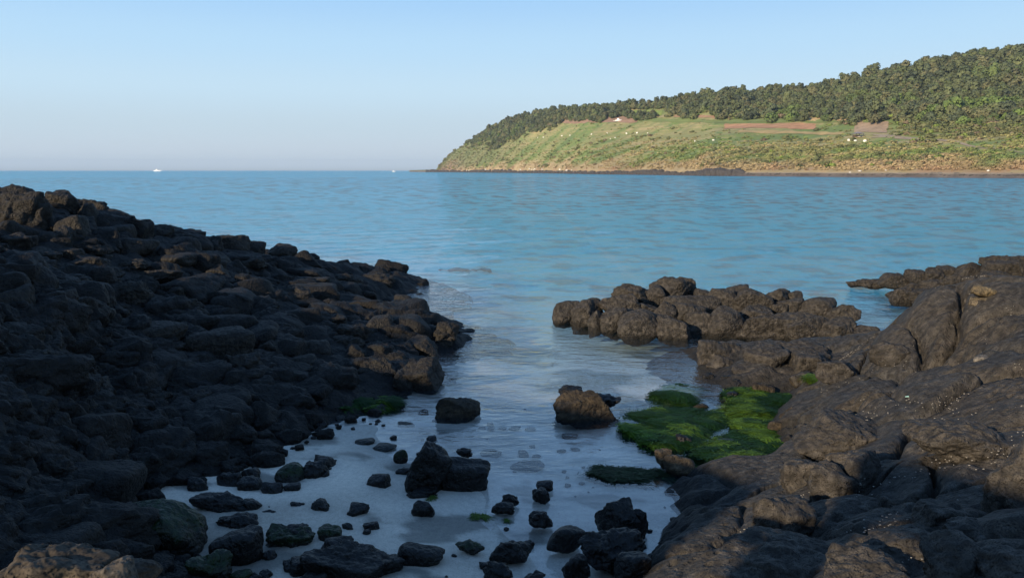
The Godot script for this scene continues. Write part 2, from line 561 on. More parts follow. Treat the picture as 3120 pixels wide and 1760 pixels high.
func setting() -> void:
	# sand and sea floor, one sheet to the horizon
	var cols := spread(-1.3, 1.3, 420)
	var rows := growing(2.2, 14.0, 0.007)
	rows.append_array(growing(14.2, 9000.0, 0.02))
	var h := PackedFloat32Array()
	var c := PackedColorArray()
	var sand := Color(0.62, 0.56, 0.47)
	for z in rows:
		for a in cols:
			var x := a * z
			var y := sand_height(x, -z)
			h.append(y)
			var d := -y
			var k: Color = sand.lerp(Color(0.50, 0.48, 0.43), smoothstep(-0.06, 0.02, d)) * (1.0 + 0.55 * low.get_noise_2d(x * 7.0, z * 12.0) + 0.22 * mid.get_noise_2d(x * 9.0 + z * 4.0, z * 22.0))
			var silt := low.get_noise_2d(x * 13.0 + 300.0, z * 19.0) + 0.6 * mid.get_noise_2d(x * 30.0, z * 40.0)
			k = k.lerp(Color(0.17, 0.165, 0.145), 0.75 * smoothstep(0.16, 0.42, silt) * smoothstep(14.0, 9.0, z))
			k = k.lerp(Color(0.36, 0.50, 0.50), smoothstep(0.08, 0.4, d))
			k = k.lerp(Color(0.05, 0.56, 0.74), maxf(smoothstep(0.3, 1.3, d), smoothstep(35.0, 45.0, z)))
			k = k.lerp(Color(0.05, 0.56, 0.77), smoothstep(40.0, 170.0, z))
			if z < 400.0 and d > 0.02:
				var weed := smoothstep(0.06, 0.34, low.get_noise_2d(x * 6.0 + 40.0, z * 7.0) + 0.5 * mid.get_noise_2d(x * 16.0, z * 20.0))
				k = k.lerp(Color(0.05, 0.08, 0.07), weed * 0.75 * smoothstep(0.02, 0.12, d) * smoothstep(2.5, 0.6, d))
			c.append(k)
	tag(put("sandy_seabed", height_mesh(cols, rows, h, c, -99.0), M.sand), "pale sand of the cove running down under the clear sea", "", "", "structure")
	# the water: a clear sheet that mirrors the sky
	var ripple_noise := FastNoiseLite.new()
	ripple_noise.seed = 77
	ripple_noise.frequency = 0.012
	ripple_noise.fractal_octaves = 5
	ripple_noise.fractal_gain = 0.55
	var water := StandardMaterial3D.new()
	water.transparency = BaseMaterial3D.TRANSPARENCY_ALPHA
	water.albedo_color = Color(0.05, 0.30, 0.40, 0.06)
	water.roughness = 0.05
	water.metallic_specular = 0.5
	water.uv1_triplanar = true
	water.uv1_world_triplanar = true
	water.uv1_scale = Vector3(0.16, 0.16, 0.33)
	water.normal_enabled = true
	var ripple := ripple_noise.get_seamless_image(1024, 1024)
	ripple.convert(Image.FORMAT_RGBA8)
	ripple.bump_map_to_normal_map(26.0)
	water.normal_texture = ImageTexture.create_from_image(ripple)
	cols = spread(-1.3, 1.3, 560)
	rows = growing(4.6, 70.0, 0.0075)
	rows.append_array(growing(70.5, 9000.0, 0.014))
	h = PackedFloat32Array()
	c = PackedColorArray()
	var waves := []
	for k in 13:
		var l := 0.55 * pow(1.33, k)
		var turn := rng.randf_range(-0.5, 0.5) + 0.25
		waves.append([Vector2(sin(turn), cos(turn)) * TAU / l, rng.randf() * TAU, 0.0105 * pow(l, 0.7) * (1.0 if l < 1.9 else 0.3 if l < 3.5 else 0.1), l])
	for z in rows:
		var calm := clampf((z - 7.0) / 26.0, 0.05, 1.0)
		var live := []
		for w in waves:
			var fade: float = smoothstep(0.02 * z, 0.05 * z, w[3])
			if fade > 0.0:
				live.append([w[0], w[1], w[2] * fade * calm])
		for a in cols:
			var p := Vector2(a * z, -z)
			var y := 0.0
			var gust := 0.75 + 0.7 * low.get_noise_2d(p.x * 0.6, p.y * 1.6)
			for w in live:
				y += w[2] * sin(w[0].dot(p) + w[1] + 0.7 * gust)
			h.append(y * clampf(gust, 0.1, 1.3))
			c.append(Color.WHITE)
	var sea := thing("sea_water")
	tag(sea, "calm clear sea, blue green far out", "", "", "structure")
	var nc := cols.size()
	var from := 0
	for band: Array in [[7.5, 0.06], [9.5, 0.11], [12.0, 0.2], [15.0, 0.3], [20.0, 0.4], [28.0, 0.5], [40.0, 0.7], [60.0, 0.85], [9001.0, 1.0]]:
		var to := from
		while to < rows.size() - 1 and rows[to] < band[0]:
			to += 1
		var m: StandardMaterial3D = water.duplicate()
		m.normal_scale = band[1]
		put("water_sheet", height_mesh(cols, rows.slice(from, to + 1), h.slice(from * nc, (to + 1) * nc), c.slice(from * nc, (to + 1) * nc), -99.0), m, sea)
		from = to
	# the rubbly lava on the left
	var pl: Array = [Vector3(-9.63, 2.47, -15.00), Vector3(-8.66, 2.18, -15.50), Vector3(-8.01, 1.72, -16.50), Vector3(-7.55, 1.31, -17.50), Vector3(-6.59, 1.00, -19.00), Vector3(-5.53, 0.65, -20.00), Vector3(-4.39, 0.34, -21.30), Vector3(-11.05, 1.47, -17.20), Vector3(-12.52, -1.20, -19.50), Vector3(-9.89, 1.18, -17.70), Vector3(-11.18, -1.20, -20.00), Vector3(-9.08, 0.72, -18.70), Vector3(-10.20, -1.20, -21.00), Vector3(-8.50, 0.31, -19.70), Vector3(-9.50, -1.20, -22.00), Vector3(-7.35, -0.00, -21.20), Vector3(-8.15, -1.20, -23.50), Vector3(-6.14, -0.35, -22.20), Vector3(-6.78, -1.20, -24.50), Vector3(-4.84, -0.66, -23.50), Vector3(-5.32, -1.20, -25.80), Vector3(-3.53, -0.04, -23.07), Vector3(-3.53, -0.50, -24.26), Vector3(-2.71, -0.03, -18.89), Vector3(-2.74, -0.03, -16.41), Vector3(-1.85, -0.02, -15.86), Vector3(-0.97, 0.02, -13.74), Vector3(-1.45, 0.00, -12.39), Vector3(-1.21, -0.02, -11.25), Vector3(-1.59, -0.04, -10.30), Vector3(-2.05, -0.04, -9.44), Vector3(-2.47, -0.01, -8.63), Vector3(-2.91, 0.05, -7.51), Vector3(-3.58, 0.25, -6.55), Vector3(-2.00, -0.30, -16.82), Vector3(-0.96, -0.30, -12.48), Vector3(-1.15, -0.30, -10.82), Vector3(-1.84, -0.30, -18.58), Vector3(-0.42, -0.30, -13.50), Vector3(-0.56, -0.30, -11.14), Vector3(-0.95, -0.30, -9.96), Vector3(-1.43, -0.30, -9.08), Vector3(-1.83, -0.30, -8.33), Vector3(-2.40, -0.30, -7.38), Vector3(-2.96, -0.30, -6.70), Vector3(-6.00, 1.75, -9.20), Vector3(-4.84, 1.25, -7.31), Vector3(-4.17, 0.85, -6.21), Vector3(-3.59, 0.60, -5.26), Vector3(-5.51, 0.95, -10.95), Vector3(-4.37, 0.50, -8.55), Vector3(-4.46, 0.62, -12.71), Vector3(-3.36, 0.24, -9.44), Vector3(-3.08, 0.30, -14.83), Vector3(-2.17, 0.12, -10.83), Vector3(-2.08, 0.18, -13.22), Vector3(-3.77, 0.28, -7.28), Vector3(-3.18, 0.50, -4.61), Vector3(-2.92, 0.30, -5.27), Vector3(-3.50, 0.45, -5.66), Vector3(-2.49, -0.45, -23.71), Vector3(-1.82, -0.45, -22.82), Vector3(-2.68, -0.45, -26.83), Vector3(-0.91, -0.45, -16.55), Vector3(-10.94, 1.90, -12.91), Vector3(-5.43, 1.50, -6.26), Vector3(-4.15, 1.00, -4.38)]
	left_ground = Ground.new(pl, fit(pl), -22.0, 2.0, -28.0, -2.5, 0.2)
	cols = spread(-1.0, 0.06, 560)
	rows = growing(3.4, 27.0, 0.0038)
	h = PackedFloat32Array()
	c = PackedColorArray()
	for z in rows:
		for a in cols:
			var x := a * z
			var y := left_ground.at(x, -z)
			if y > -0.45:
				var inland := smoothstep(-0.25, 0.35, y)
				var wx := x + 0.25 * low.get_noise_2d(x * 14.0, z * 14.0)
				var wz := z + 0.25 * low.get_noise_2d(x * 14.0 + 90.0, z * 14.0)
				var lump := 0.5 - cell.get_noise_2d(wx * 26.0, wz * 30.0) * 0.5
				var lump2 := -cell.get_noise_2d(wx * 75.0 + 31.0, wz * 85.0)
				var upland := smoothstep(0.5, 1.1, y)
				y += (lump - 0.55) * lerpf(0.30, 0.26, upland) * (0.35 + 0.65 * inland) + lump2 * 0.05 + lerpf(0.16, 0.08, upland) * mid.get_noise_2d(x * 16.0, z * 16.0) + 0.03 * mid.get_noise_2d(x * 60.0, z * 60.0)
			h.append(y)
			var t := 1.0 + 0.35 * low.get_noise_2d(x * 30.0, z * 30.0)
			var k := Color(0.036, 0.032, 0.027) * t
			k = k.lerp(Color(0.009, 0.009, 0.009), smoothstep(0.3, 0.02, y) * 0.75)
			c.append(k)
	var field := put("lava_outcrop", height_mesh(cols, rows, h, c, -0.35), M.lava)
	tag(field, "black rubbly lava outcrop sloping from the left into the sea", "", "", "structure")
	# the smooth lava shelf on the right, split by cracks into slabs
	var pr: Array = [Vector3(3.18, 0.08, -12.99), Vector3(3.27, 0.04, -11.72), Vector3(3.37, 0.08, -10.67), Vector3(3.82, 0.15, -10.62), Vector3(3.68, 0.12, -9.85), Vector3(3.20, 0.18, -8.83), Vector3(2.94, 0.20, -7.90), Vector3(2.68, 0.12, -7.60), Vector3(1.91, 0.08, -7.24), Vector3(1.55, 0.12, -6.39), Vector3(1.22, 0.12, -5.68), Vector3(0.99, 0.15, -5.25), Vector3(3.02, -0.35, -14.30), Vector3(2.51, -0.35, -11.25), Vector3(2.88, -0.35, -10.24), Vector3(3.35, -0.35, -10.24), Vector3(2.80, -0.35, -9.09), Vector3(2.57, -0.35, -8.29), Vector3(1.69, -0.35, -7.82), Vector3(1.10, -0.35, -6.68), Vector3(0.85, -0.35, -5.82), Vector3(3.84, 0.35, -9.77), Vector3(4.81, 0.40, -10.86), Vector3(3.87, 0.25, -11.36), Vector3(4.77, 1.00, -8.35), Vector3(4.84, 1.25, -7.31), Vector3(3.74, 0.55, -8.38), Vector3(3.29, 0.68, -6.92), Vector3(3.09, 0.50, -7.70), Vector3(2.90, 0.50, -7.11), Vector3(3.54, 0.85, -6.74), Vector3(3.78, 1.00, -6.27), Vector3(3.59, 1.15, -5.34), Vector3(2.69, 1.20, -3.94), Vector3(2.74, 1.00, -4.67), Vector3(2.71, 0.85, -5.36), Vector3(2.50, 0.68, -5.87), Vector3(2.13, 0.36, -6.08), Vector3(2.07, 0.14, -6.85), Vector3(1.80, 0.70, -4.75), Vector3(1.54, 0.50, -4.88), Vector3(1.30, 0.42, -4.75), Vector3(1.51, 0.85, -3.96), Vector3(1.86, 1.00, -3.82), Vector3(2.18, 1.20, -3.51), Vector3(2.16, 1.30, -3.13), Vector3(5.60, 0.33, -11.99), Vector3(6.07, -0.50, -12.99), Vector3(5.75, 0.80, -11.13), Vector3(6.27, -0.50, -12.13), Vector3(5.82, 1.30, -10.70), Vector3(6.37, -0.50, -11.70), Vector3(6.00, 1.42, -10.17), Vector3(6.59, -0.50, -11.17), Vector3(6.17, 1.50, -9.44), Vector3(6.83, -0.50, -10.44), Vector3(6.32, 1.60, -8.81), Vector3(7.03, -0.50, -9.81), Vector3(4.50, 1.45, -4.00), Vector3(6.00, 1.50, -7.00), Vector3(3.50, 1.40, -2.20), Vector3(1.50, 1.35, -1.80), Vector3(5.06, 0.20, -12.46), Vector3(5.42, -0.40, -13.36), Vector3(4.13, 0.12, -13.18), Vector3(4.35, -0.40, -13.88)]
	right_ground = Ground.new(pr, fit(pr), -1.0, 16.0, -15.0, -1.2, 0.12)
	var seeds: Array = [Vector2(4.04, -9.50), Vector2(4.47, -9.26), Vector2(4.98, -9.17), Vector2(5.41, -8.96), Vector2(5.12, -7.97), Vector2(4.62, -7.82), Vector2(3.86, -7.40), Vector2(3.68, -8.27), Vector2(3.08, -7.64), Vector2(3.17, -6.56), Vector2(3.52, -6.11), Vector2(3.57, -5.45), Vector2(3.10, -5.15), Vector2(3.05, -4.61), Vector2(2.84, -5.36), Vector2(2.58, -5.72), Vector2(2.38, -5.96), Vector2(2.95, -8.15), Vector2(3.63, -9.23), Vector2(1.92, -5.57), Vector2(2.10, -5.12), Vector2(2.34, -4.70), Vector2(2.47, -4.22), Vector2(2.56, -3.89), Vector2(1.50, -4.94), Vector2(1.69, -4.31), Vector2(1.90, -3.77), Vector2(2.11, -3.44), Vector2(2.08, -6.92), Vector2(1.49, -5.75), Vector2(3.75, -11.18), Vector2(3.54, -12.11), Vector2(4.30, -11.54), Vector2(4.19, -6.59)]
	cols = spread(-0.02, 1.15, 620)
	rows = growing(1.9, 13.5, 0.0034)
	h = PackedFloat32Array()
	c = PackedColorArray()
	var picks := PackedInt32Array()
	for z in rows:
		for a in cols:
			var x := a * z
			var y := right_ground.at(x, -z)
			var who := 0
			if y > -0.5:
				var p := Vector2(x + 0.16 * low.get_noise_2d(x * 18.0, z * 18.0), -z + 0.16 * low.get_noise_2d(x * 18.0 + 70.0, z * 18.0))
				var d1 := 1e9
				var d2 := 1e9
				for k in seeds.size():
					var d: float = p.distance_squared_to(seeds[k])
					if d < d1:
						d2 = d1
						d1 = d
						who = k
					elif d < d2:
						d2 = d
				var gap := sqrt(d2) - sqrt(d1)
				var open := smoothstep(-0.4, 0.15, low.get_noise_2d(x * 13.0 + 200.0, z * 13.0))
				y -= 0.17 * open * exp(-gap * gap / 0.0014) + 0.05 * exp(-gap * gap / 0.02)
				var s: Vector2 = seeds[who]
				y += smoothstep(0.0, 0.22, gap) * (0.045 * sin(who * 12.9) + 0.10 * (sin(who * 7.7) * (p.x - s.x) + sin(who * 3.1) * (p.y - s.y)))
				var split := edge.get_noise_2d(x * 21.0 + 2.5 * low.get_noise_2d(x * 12.0, z * 12.0), z * 25.0) + 1.0
				y -= 0.07 * smoothstep(0.0, 0.3, low.get_noise_2d(x * 9.0 + 700.0, z * 9.0)) * exp(-split * split / 0.006)
				y += 0.075 * low.get_noise_2d(x * 16.0, z * 16.0) + 0.035 * mid.get_noise_2d(x * 46.0, z * 46.0)
				var holes := smoothstep(0.05, 0.35, low.get_noise_2d(x * 11.0 + 400.0, z * 11.0))
				y -= 0.045 * holes * smoothstep(-0.72, -0.95, cell.get_noise_2d(x * 120.0, z * 150.0)) + 0.03 * holes * absf(mid.get_noise_2d(x * 70.0, z * 90.0))
				if y < 0.35:
					y += 0.10 * (0.4 - edge.get_noise_2d(x * 30.0, z * 34.0)) * smoothstep(0.4, 0.1, y)
			h.append(y)
			picks.append(who)
			var t := 1.0 + 0.25 * low.get_noise_2d(x * 25.0, z * 25.0)
			var k2 := Color(0.190, 0.168, 0.141).lerp(Color(0.155, 0.146, 0.134), smoothstep(-0.2, 0.3, low.get_noise_2d(x * 7.0 + 11.0, z * 7.0))) * t
			k2 = k2.lerp(Color(0.18, 0.148, 0.108), 0.5 * smoothstep(0.15, 0.45, low.get_noise_2d(x * 20.0 + 300.0, z * 20.0)))
			k2 = k2.lerp(Color(0.022, 0.022, 0.022), smoothstep(0.30, 0.05, y) * 0.8)
			c.append(k2)
	var shelf := thing("lava_shelf")
	tag(shelf, "smooth brown lava shelf with cracks filling the right foreground", "", "", "structure")
	for k in seeds.size():
		var m := height_mesh(cols, rows, h, c, -0.3, picks, k)
		if m:
			put("slab", m, M.shelf, shelf)
	var number := 900
	for r: Array in [
		[3.323, 0.151, -12.17, 0.435, 0.26, 0.348],
		[3.67, 0.277, -11.208, 0.303, 0.212, 0.286],
		[4.243, 0.318, -11.391, 0.483, 0.189, 0.348],
		[3.164, 0.057, -11.803, 0.218, 0.171, 0.218],
		[4.225, 0.308, -10.883, 0.295, 0.175, 0.236],
		[3.45, 0.171, -11.022, 0.299, 0.087, 0.215],
		[4.404, 0.887, -8.977, 0.235, 0.154, 0.206],
		[3.9, 0.595, -9.259, 0.304, 0.168, 0.229],
		[3.914, 0.185, -10.454, 0.163, 0.118, 0.163],
		[3.026, 0.585, -7.022, 0.462, 0.191, 0.366],
		[2.357, 0.487, -6.224, 0.173, 0.188, 0.19],
		[2.325, 0.71, -5.529, 0.161, 0.182, 0.177],
		[2.58, 0.78, -5.674, 0.214, 0.171, 0.235],
		[1.778, 0.661, -4.981, 0.207, 0.248, 0.228],
		[2.414, 1.062, -4.24, 0.165, 0.11, 0.181],
		[2.009, 1.06, -3.857, 0.178, 0.11, 0.196],
		[2.423, 1.16, -3.843, 0.209, 0.076, 0.166],
		[1.979, 1.241, -3.297, 0.137, 0.162, 0.151],
		[1.679, 1.072, -3.556, 0.257, 0.133, 0.26],
		[1.526, 0.855, -4.088, 0.479, 0.137, 0.38],
		[3.261, 1.046, -5.499, 0.361, 0.187, 0.313],
		[2.15, 1.302, -3.166, 0.176, 0.124, 0.193],
		[2.864, 1.224, -4.218, 0.18, 0.291, 0.198],
	]:
		number += 1
		var half := Vector3(r[3], r[4], r[5])
		put("boulder", boulder_mesh(half, "block", res(r[3], r[2]), number, Color(0.188, 0.166, 0.140)), M.shelf, shelf, Vector3(r[0], r[1], r[2]))
	# the landing behind the viewer whose buildings keep the cove in shade
	var quay := BoxMesh.new()
	quay.size = Vector3(70, 2.2, 22)
	var q := put("quay", quay, flat(Color(0.3, 0.29, 0.27)))
	place_across(q, -16.5, -13.0, 0.2)
	tag(q, "grey concrete quay behind the viewpoint", "", "", "structure")
	var house := thing("shore_building")
	tag(house, "long grey shore building with an open porch behind the viewpoint", "building")
	for w: Array in [[-42.0, -14.0, 6.2], [-14.0, -9.5, 5.85], [-9.5, -6.8, 5.28], [-6.8, -4.4, 5.4], [-4.4, -2.75, 5.2]]:
		var b := BoxMesh.new()
		b.size = Vector3(w[1] - w[0], w[2], 4.0)
		var o := put("wall", b, flat(Color(0.35, 0.33, 0.3)), house)
		place_across(o, -11.0, (w[0] + w[1]) / 2.0, w[2] / 2.0)
	for w: Array in [[-1.80, -1.36], [-0.92, -0.5], [0.1, 0.3]]:
		var b := BoxMesh.new()
		b.size = Vector3(w[1] - w[0], 4.1, 0.4)
		var o := put("pillar", b, flat(Color(0.35, 0.33, 0.3)), house)
		place_across(o, -9.2, (w[0] + w[1]) / 2.0, 3.43)
	var roof := BoxMesh.new()
	roof.size = Vector3(2.75, 0.22, 0.5)
	place_across(put("roof", roof, flat(Color(0.2, 0.18, 0.17)), house), -9.2, -0.48, 5.6)

func place_across(o: Node3D, s: float, c: float, y: float) -> void:
	# s metres along the sun's way over the ground, c metres across it
	o.position = Vector3(0.67 * s + 0.742 * c, y, -0.742 * s + 0.67 * c)
	o.rotation.y = atan2(-0.67, 0.742)

# ------------------------------------------------------------------ the green headland across the bay
func crown_mesh(sd: int, tall: float, wide: float, lumps: int, leaves: int, leaf: float, pine: bool) -> ArrayMesh:
	var r := RandomNumberGenerator.new()
	r.seed = sd
	var v := PackedVector3Array()
	var nn := PackedVector3Array()
	var ix := PackedInt32Array()
	var col := PackedColorArray()
	for k in lumps:
		var f := (k + r.randf()) / lumps
		var y := tall * (0.25 + 0.7 * f) if pine else tall * (0.15 + 0.7 * f)
		var reach := wide * (0.5 - 0.38 * f if pine else 0.42 * sin(PI * clampf(0.2 + 0.75 * f, 0, 1)))
		var turn := r.randf() * TAU
		var mid_point := Vector3(cos(turn) * reach, y, sin(turn) * reach)
		var size := wide * r.randf_range(0.2, 0.3)
		var t := r.randf_range(0.75, 1.3)
		for q in leaves:
			var d := Vector3(r.randfn(), r.randfn() * 0.8 + 0.25, r.randfn()).normalized()
			var c := mid_point + d * size * Vector3(1, 0.75, 1) * r.randf_range(0.6, 1.05)
			var a := d.cross(Vector3(r.randf() - 0.5, r.randf() - 0.5, r.randf() - 0.5)).normalized() * leaf * r.randf_range(0.7, 1.3)
			var b := (d + Vector3(r.randfn(), r.randfn(), r.randfn()) * 0.35).cross(a).normalized() * leaf * r.randf_range(0.6, 1.0)
			var o := v.size()
			for p: Vector3 in [c - a - b, c + a - b * 0.4, c + b, c - a * 0.7 + b * 0.8]:
				v.append(p)
				nn.append((d * 1.2 + (c - Vector3(0, tall * 0.5, 0)).normalized()).normalized())
				col.append(Color(t, t, t))
			if (v[o + 2] - v[o]).cross(v[o + 1] - v[o]).dot(d) > 0.0:
				ix.append_array([o, o + 1, o + 2, o, o + 2, o + 3])
			else:
				ix.append_array([o, o + 2, o + 1, o, o + 3, o + 2])
	return finish(v, ix, col, nn)

func trunk_mesh(tall: float, thick: float) -> ArrayMesh:
	var v := PackedVector3Array()
	var ix := PackedInt32Array()
	for j in 3:
		for i in 6:
			var t := i / 6.0 * TAU
			var r := thick * (1.0 - 0.35 * j)
			v.append(Vector3(cos(t) * r + 0.1 * thick * j, tall * j / 2.0, sin(t) * r))
	for j in 2:
		for i in 6:
			var a := j * 6 + i
			var b := j * 6 + (i + 1) % 6
			ix.append_array([a, a + 6, b, b, a + 6, b + 6])
	return finish(v, ix, PackedColorArray())

func turf(p: Vector3, a: float, t: float) -> Color:
	var n1 := low.get_noise_2d(p.x * 0.16, p.z * 0.3)
	var n2 := mid.get_noise_2d(p.x * 1.0, p.z * 1.6)
	var n3 := low.get_noise_2d(p.x * 0.09 + 500.0, p.y * 9.0)
	var c := Color(0.20, 0.20, 0.075).lerp(Color(0.135, 0.185, 0.045), smoothstep(-0.2, 0.25, n1 + 0.4 * n3))
	c = c.lerp(Color(0.29, 0.235, 0.115), 0.9 * smoothstep(0.05, 0.4, n3 + 0.35 * n2 - 0.2 * n1))
	c = c.lerp(Color(0.09, 0.13, 0.04), smoothstep(0.2, 0.5, n2 + 0.6 * n1))
	var bank := smoothstep(0.20, 0.05, t + 0.16 * n1 + 0.05 * n2)
	c = c.lerp(Color(0.30, 0.225, 0.125), bank * 0.85)
	c = c.lerp(Color(0.23, 0.13, 0.085), bank * smoothstep(0.05, 0.3, n1 + n2 * 0.5) * 0.7)
	var flank := smoothstep(0.04, -0.05, a)
	c = c.lerp(Color(0.12, 0.13, 0.055), flank * 0.75 * smoothstep(0.04, 0.25, t))
	c = c.lerp(Color(0.30, 0.21, 0.13).lerp(Color(0.12, 0.09, 0.07), smoothstep(0.0, 0.3, n2)), smoothstep(-0.05, -0.085, a) * smoothstep(0.75, 0.25, t + 0.3 * n2))
	c = c.lerp(Color(0.05, 0.045, 0.045), smoothstep(0.02, 0.012, t + 0.006 * n2) * smoothstep(0.31, 0.27, a))
	c = c.lerp(Color(0.06, 0.054, 0.05), smoothstep(0.011, 0.007, t) * smoothstep(0.27, 0.31, a))
	return c * (1.14 + 0.34 * n2)

func headland() -> void:
	var nt := PackedFloat32Array()
	for k in 14:
		nt.append(-0.06 + 0.09 * k / 13.0)
	for k in 150:
		nt.append(0.03 + 1.27 * (k + 1) / 150.0)
	var v := PackedVector3Array()
	var ix := PackedInt32Array()
	var col := PackedColorArray()
	var nc := 640
	for t in nt:
		for i in nc:
			var a := lerpf(-0.128, 0.93, i / float(nc - 1))
			var p := hill(a, t)
			v.append(p)
			col.append(turf(p, a, t))
	for j in nt.size() - 1:
		for i in nc - 1:
			var o := j * nc + i
			ix.append_array([o, o + nc, o + 1, o + 1, o + nc, o + nc + 1])
	tag(put("headland_hill", finish(v, ix, col), M.hill), "grassy headland hill rising from the far shore", "", "", "structure")
	# ploughed fields and tracks laid on the slope: [from, to, lower, upper], slope of sight
	for f: Array in [["ploughed_field", 0.262, 0.375, 0.0515, 0.0575, Color(0.36, 0.20, 0.11), "reddish brown ploughed field on the slope of the headland"], ["ploughed_field", 0.05, 0.155, 0.058, 0.0665, Color(0.27, 0.17, 0.11), "brown fallow field under the pines"], ["ploughed_field", 0.20, 0.262, 0.0645, 0.0672, Color(0.30, 0.18, 0.10), "narrow brown field below the wood"], ["dry_field", 0.365, 0.415, 0.0598, 0.0640, Color(0.42, 0.30, 0.15), "pale straw coloured strip beside the wood"], ["dry_field", 0.28, 0.41, 0.0455, 0.0485, Color(0.33, 0.25, 0.11), "long tan strip below the reddish ploughed field"], ["green_field", 0.16, 0.405, 0.0585, 0.0625, Color(0.15, 0.19, 0.055), "long green field above the reddish ploughed field"], ["green_field", 0.15, 0.185, 0.067, 0.0735, Color(0.19, 0.25, 0.05), "bright green clearing in the pines"], ["dirt_yard", 0.43, 0.465, 0.047, 0.0575, Color(0.31, 0.22, 0.14), "bare earth yard beside the hut"]]:
		patch(f[0], f[1], f[2], func(u: float) -> float: return f[3], func(u: float) -> float: return f[4], f[5], f[6])
	patch("gravel_track", 0.447, 0.90, func(u: float) -> float: return lerpf(0.0415, 0.0150, smoothstep(0.44, 0.72, u)), func(u: float) -> float: return lerpf(0.0450, 0.0170, smoothstep(0.44, 0.70, u)), Color(0.27, 0.22, 0.155), "stony track running down the slope from the hut to the right")
	patch("dirt_path", 0.424, 0.434, func(u: float) -> float: return 0.047, func(u: float) -> float: return 0.0625, Color(0.33, 0.24, 0.15), "short bare path from the hut up to the wood")
	# pines: the nearest and tallest singly, the rest of the wood as one
	var crowns := []
	var trunks := []
	for k in 5:
		crowns.append(crown_mesh(200 + k, 10.5 - k * 0.8, 7.0 + k * 0.7, 16, 24, 0.8, k % 2 == 0))
	var stem := trunk_mesh(4.5, 0.28)
	var shades := [Color(0.078, 0.095, 0.042), Color(0.10, 0.118, 0.048), Color(0.066, 0.086, 0.044), Color(0.12, 0.122, 0.054), Color(0.082, 0.106, 0.038)]
	var spots := []
	for k in 16000:
		var a := rng.randf_range(-0.058, 0.9)
		if a > 0.66 and rng.randf() < 0.6:
			continue
		var lo := along(WOOD_EDGE, a) + 0.009 * low.get_noise_1d(a * 700.0)
		var sky := along(SKYLINE, a)
		var s := rng.randf_range(lo, sky + 0.0015)
		if a > 0.145 and a < 0.19 and s < 0.0745 and s > 0.066:
			continue
		if s < lo + 0.004 and rng.randf() < 0.35:
			continue
		var t := up_hill(a, s) if s < sky else rng.randf_range(0.97, 1.1)
		var p := hill(a, t)
		var size := rng.randf_range(0.4, 1.1) * (0.75 if s < lo + 0.006 else 1.0) * (0.7 if a < -0.03 else 1.0)
		var ok := true
		spots.append([p, size, a, t, s])
	spots.sort_custom(func(x: Array, y: Array) -> bool: return x[3] - 0.4 * x[1] * 300.0 / -x[0].z > y[3] - 0.4 * y[1] * 300.0 / -y[0].z)
	var kept := []
	var grid := {}
	for s in spots:
		var p: Vector3 = s[0]
		var key := Vector2i(int(p.x / 4.1), int(p.z / 4.1))
		if grid.has(key):
			continue
		grid[key] = true
		kept.append(s)
	var singles := 0
	var top_singles := 0
	var low_singles := 0
	var rest := [[], [], [], [], []]
	var rest_tint := [[], [], [], [], []]
	var order := kept.duplicate()
	order.sort_custom(func(x: Array, y: Array) -> bool: return x[1] / -x[0].z + (0.004 if x[3] > 0.97 else 0.0) > y[1] / -y[0].z + (0.004 if y[3] > 0.97 else 0.0))
	var models := []
	for k in 5:
		var m := Node3D.new()
		m.name = "pine_tree"
		for part: Array in [["trunk", stem, M.bark], ["crown", crowns[k], null]]:
			var o := MeshInstance3D.new()
			o.name = part[0]
			o.mesh = part[1]
			o.material_override = part[2]
			m.add_child(o)
		models.append(m)
	var leaf_mats := []
	for c in shades:
		var m := tinted(0.8, 0.2)
		m.albedo_color = c.linear_to_srgb()
		leaf_mats.append(m)
	for s in order:
		var k := rng.randi() % 5
		var in_view: bool = s[2] < 0.65
		var high: bool = s[3] > 0.95
		if in_view and (top_singles < 150 if high else low_singles < 150) and rng.randf() < (0.6 if high else 0.25):
			var o: Node3D = models[k].duplicate()
			o.name = numbered("pine_tree")
			add_child(o)
			o.position = s[0]
			o.scale = Vector3.ONE * s[1]
			o.rotation.y = rng.randf() * TAU
			o.get_node("crown").material_override = leaf_mats[(k + rng.randi() % 2) % 5]
			var span := ""
			for w: Array in PLACES:
				if s[2] < w[0]:
					span = w[1]
					break
			tag(o, ("pine tree on the skyline " if high else "pine tree within the wood ") + span, "tree", ("skyline pines " if high else "wood pines ") + span)
			if high:
				top_singles += 1
			else:
				low_singles += 1
			singles += 1
		else:
			rest[k].append(Transform3D(Basis(Vector3.UP, rng.randf() * TAU).scaled(Vector3.ONE * s[1]), s[0]))
			var c: Color = shades[(k + rng.randi() % 2) % 5]
			var stand := low.get_noise_2d(s[0].x * 0.3 + 900.0, s[0].z * 0.4)
			c = c.lerp(Color(0.10, 0.15, 0.035), smoothstep(0.1, 0.35, stand) * smoothstep(1.0, 0.6, s[3]))
			rest_tint[k].append(c * rng.randf_range(0.65, 1.3))
	for m in models:
		m.free()
	print("trees ", kept.size(), " singles ", singles)
	var wood := thing("pine_wood")
	tag(wood, "mass of pines covering the upper slope of the headland", "wood", "", "stuff")
	for k in 5:
		many("crowns", crowns[k], M.leaf, rest[k], rest_tint[k], wood)
	# scrub
	var bush := []
	for k in 3:
		bush.append(crown_mesh(300 + k, 2.4, 4.2, 7, 16, 0.55, false))
	var scrub := [[], [], []]
	var scrub_tint := [[], [], []]
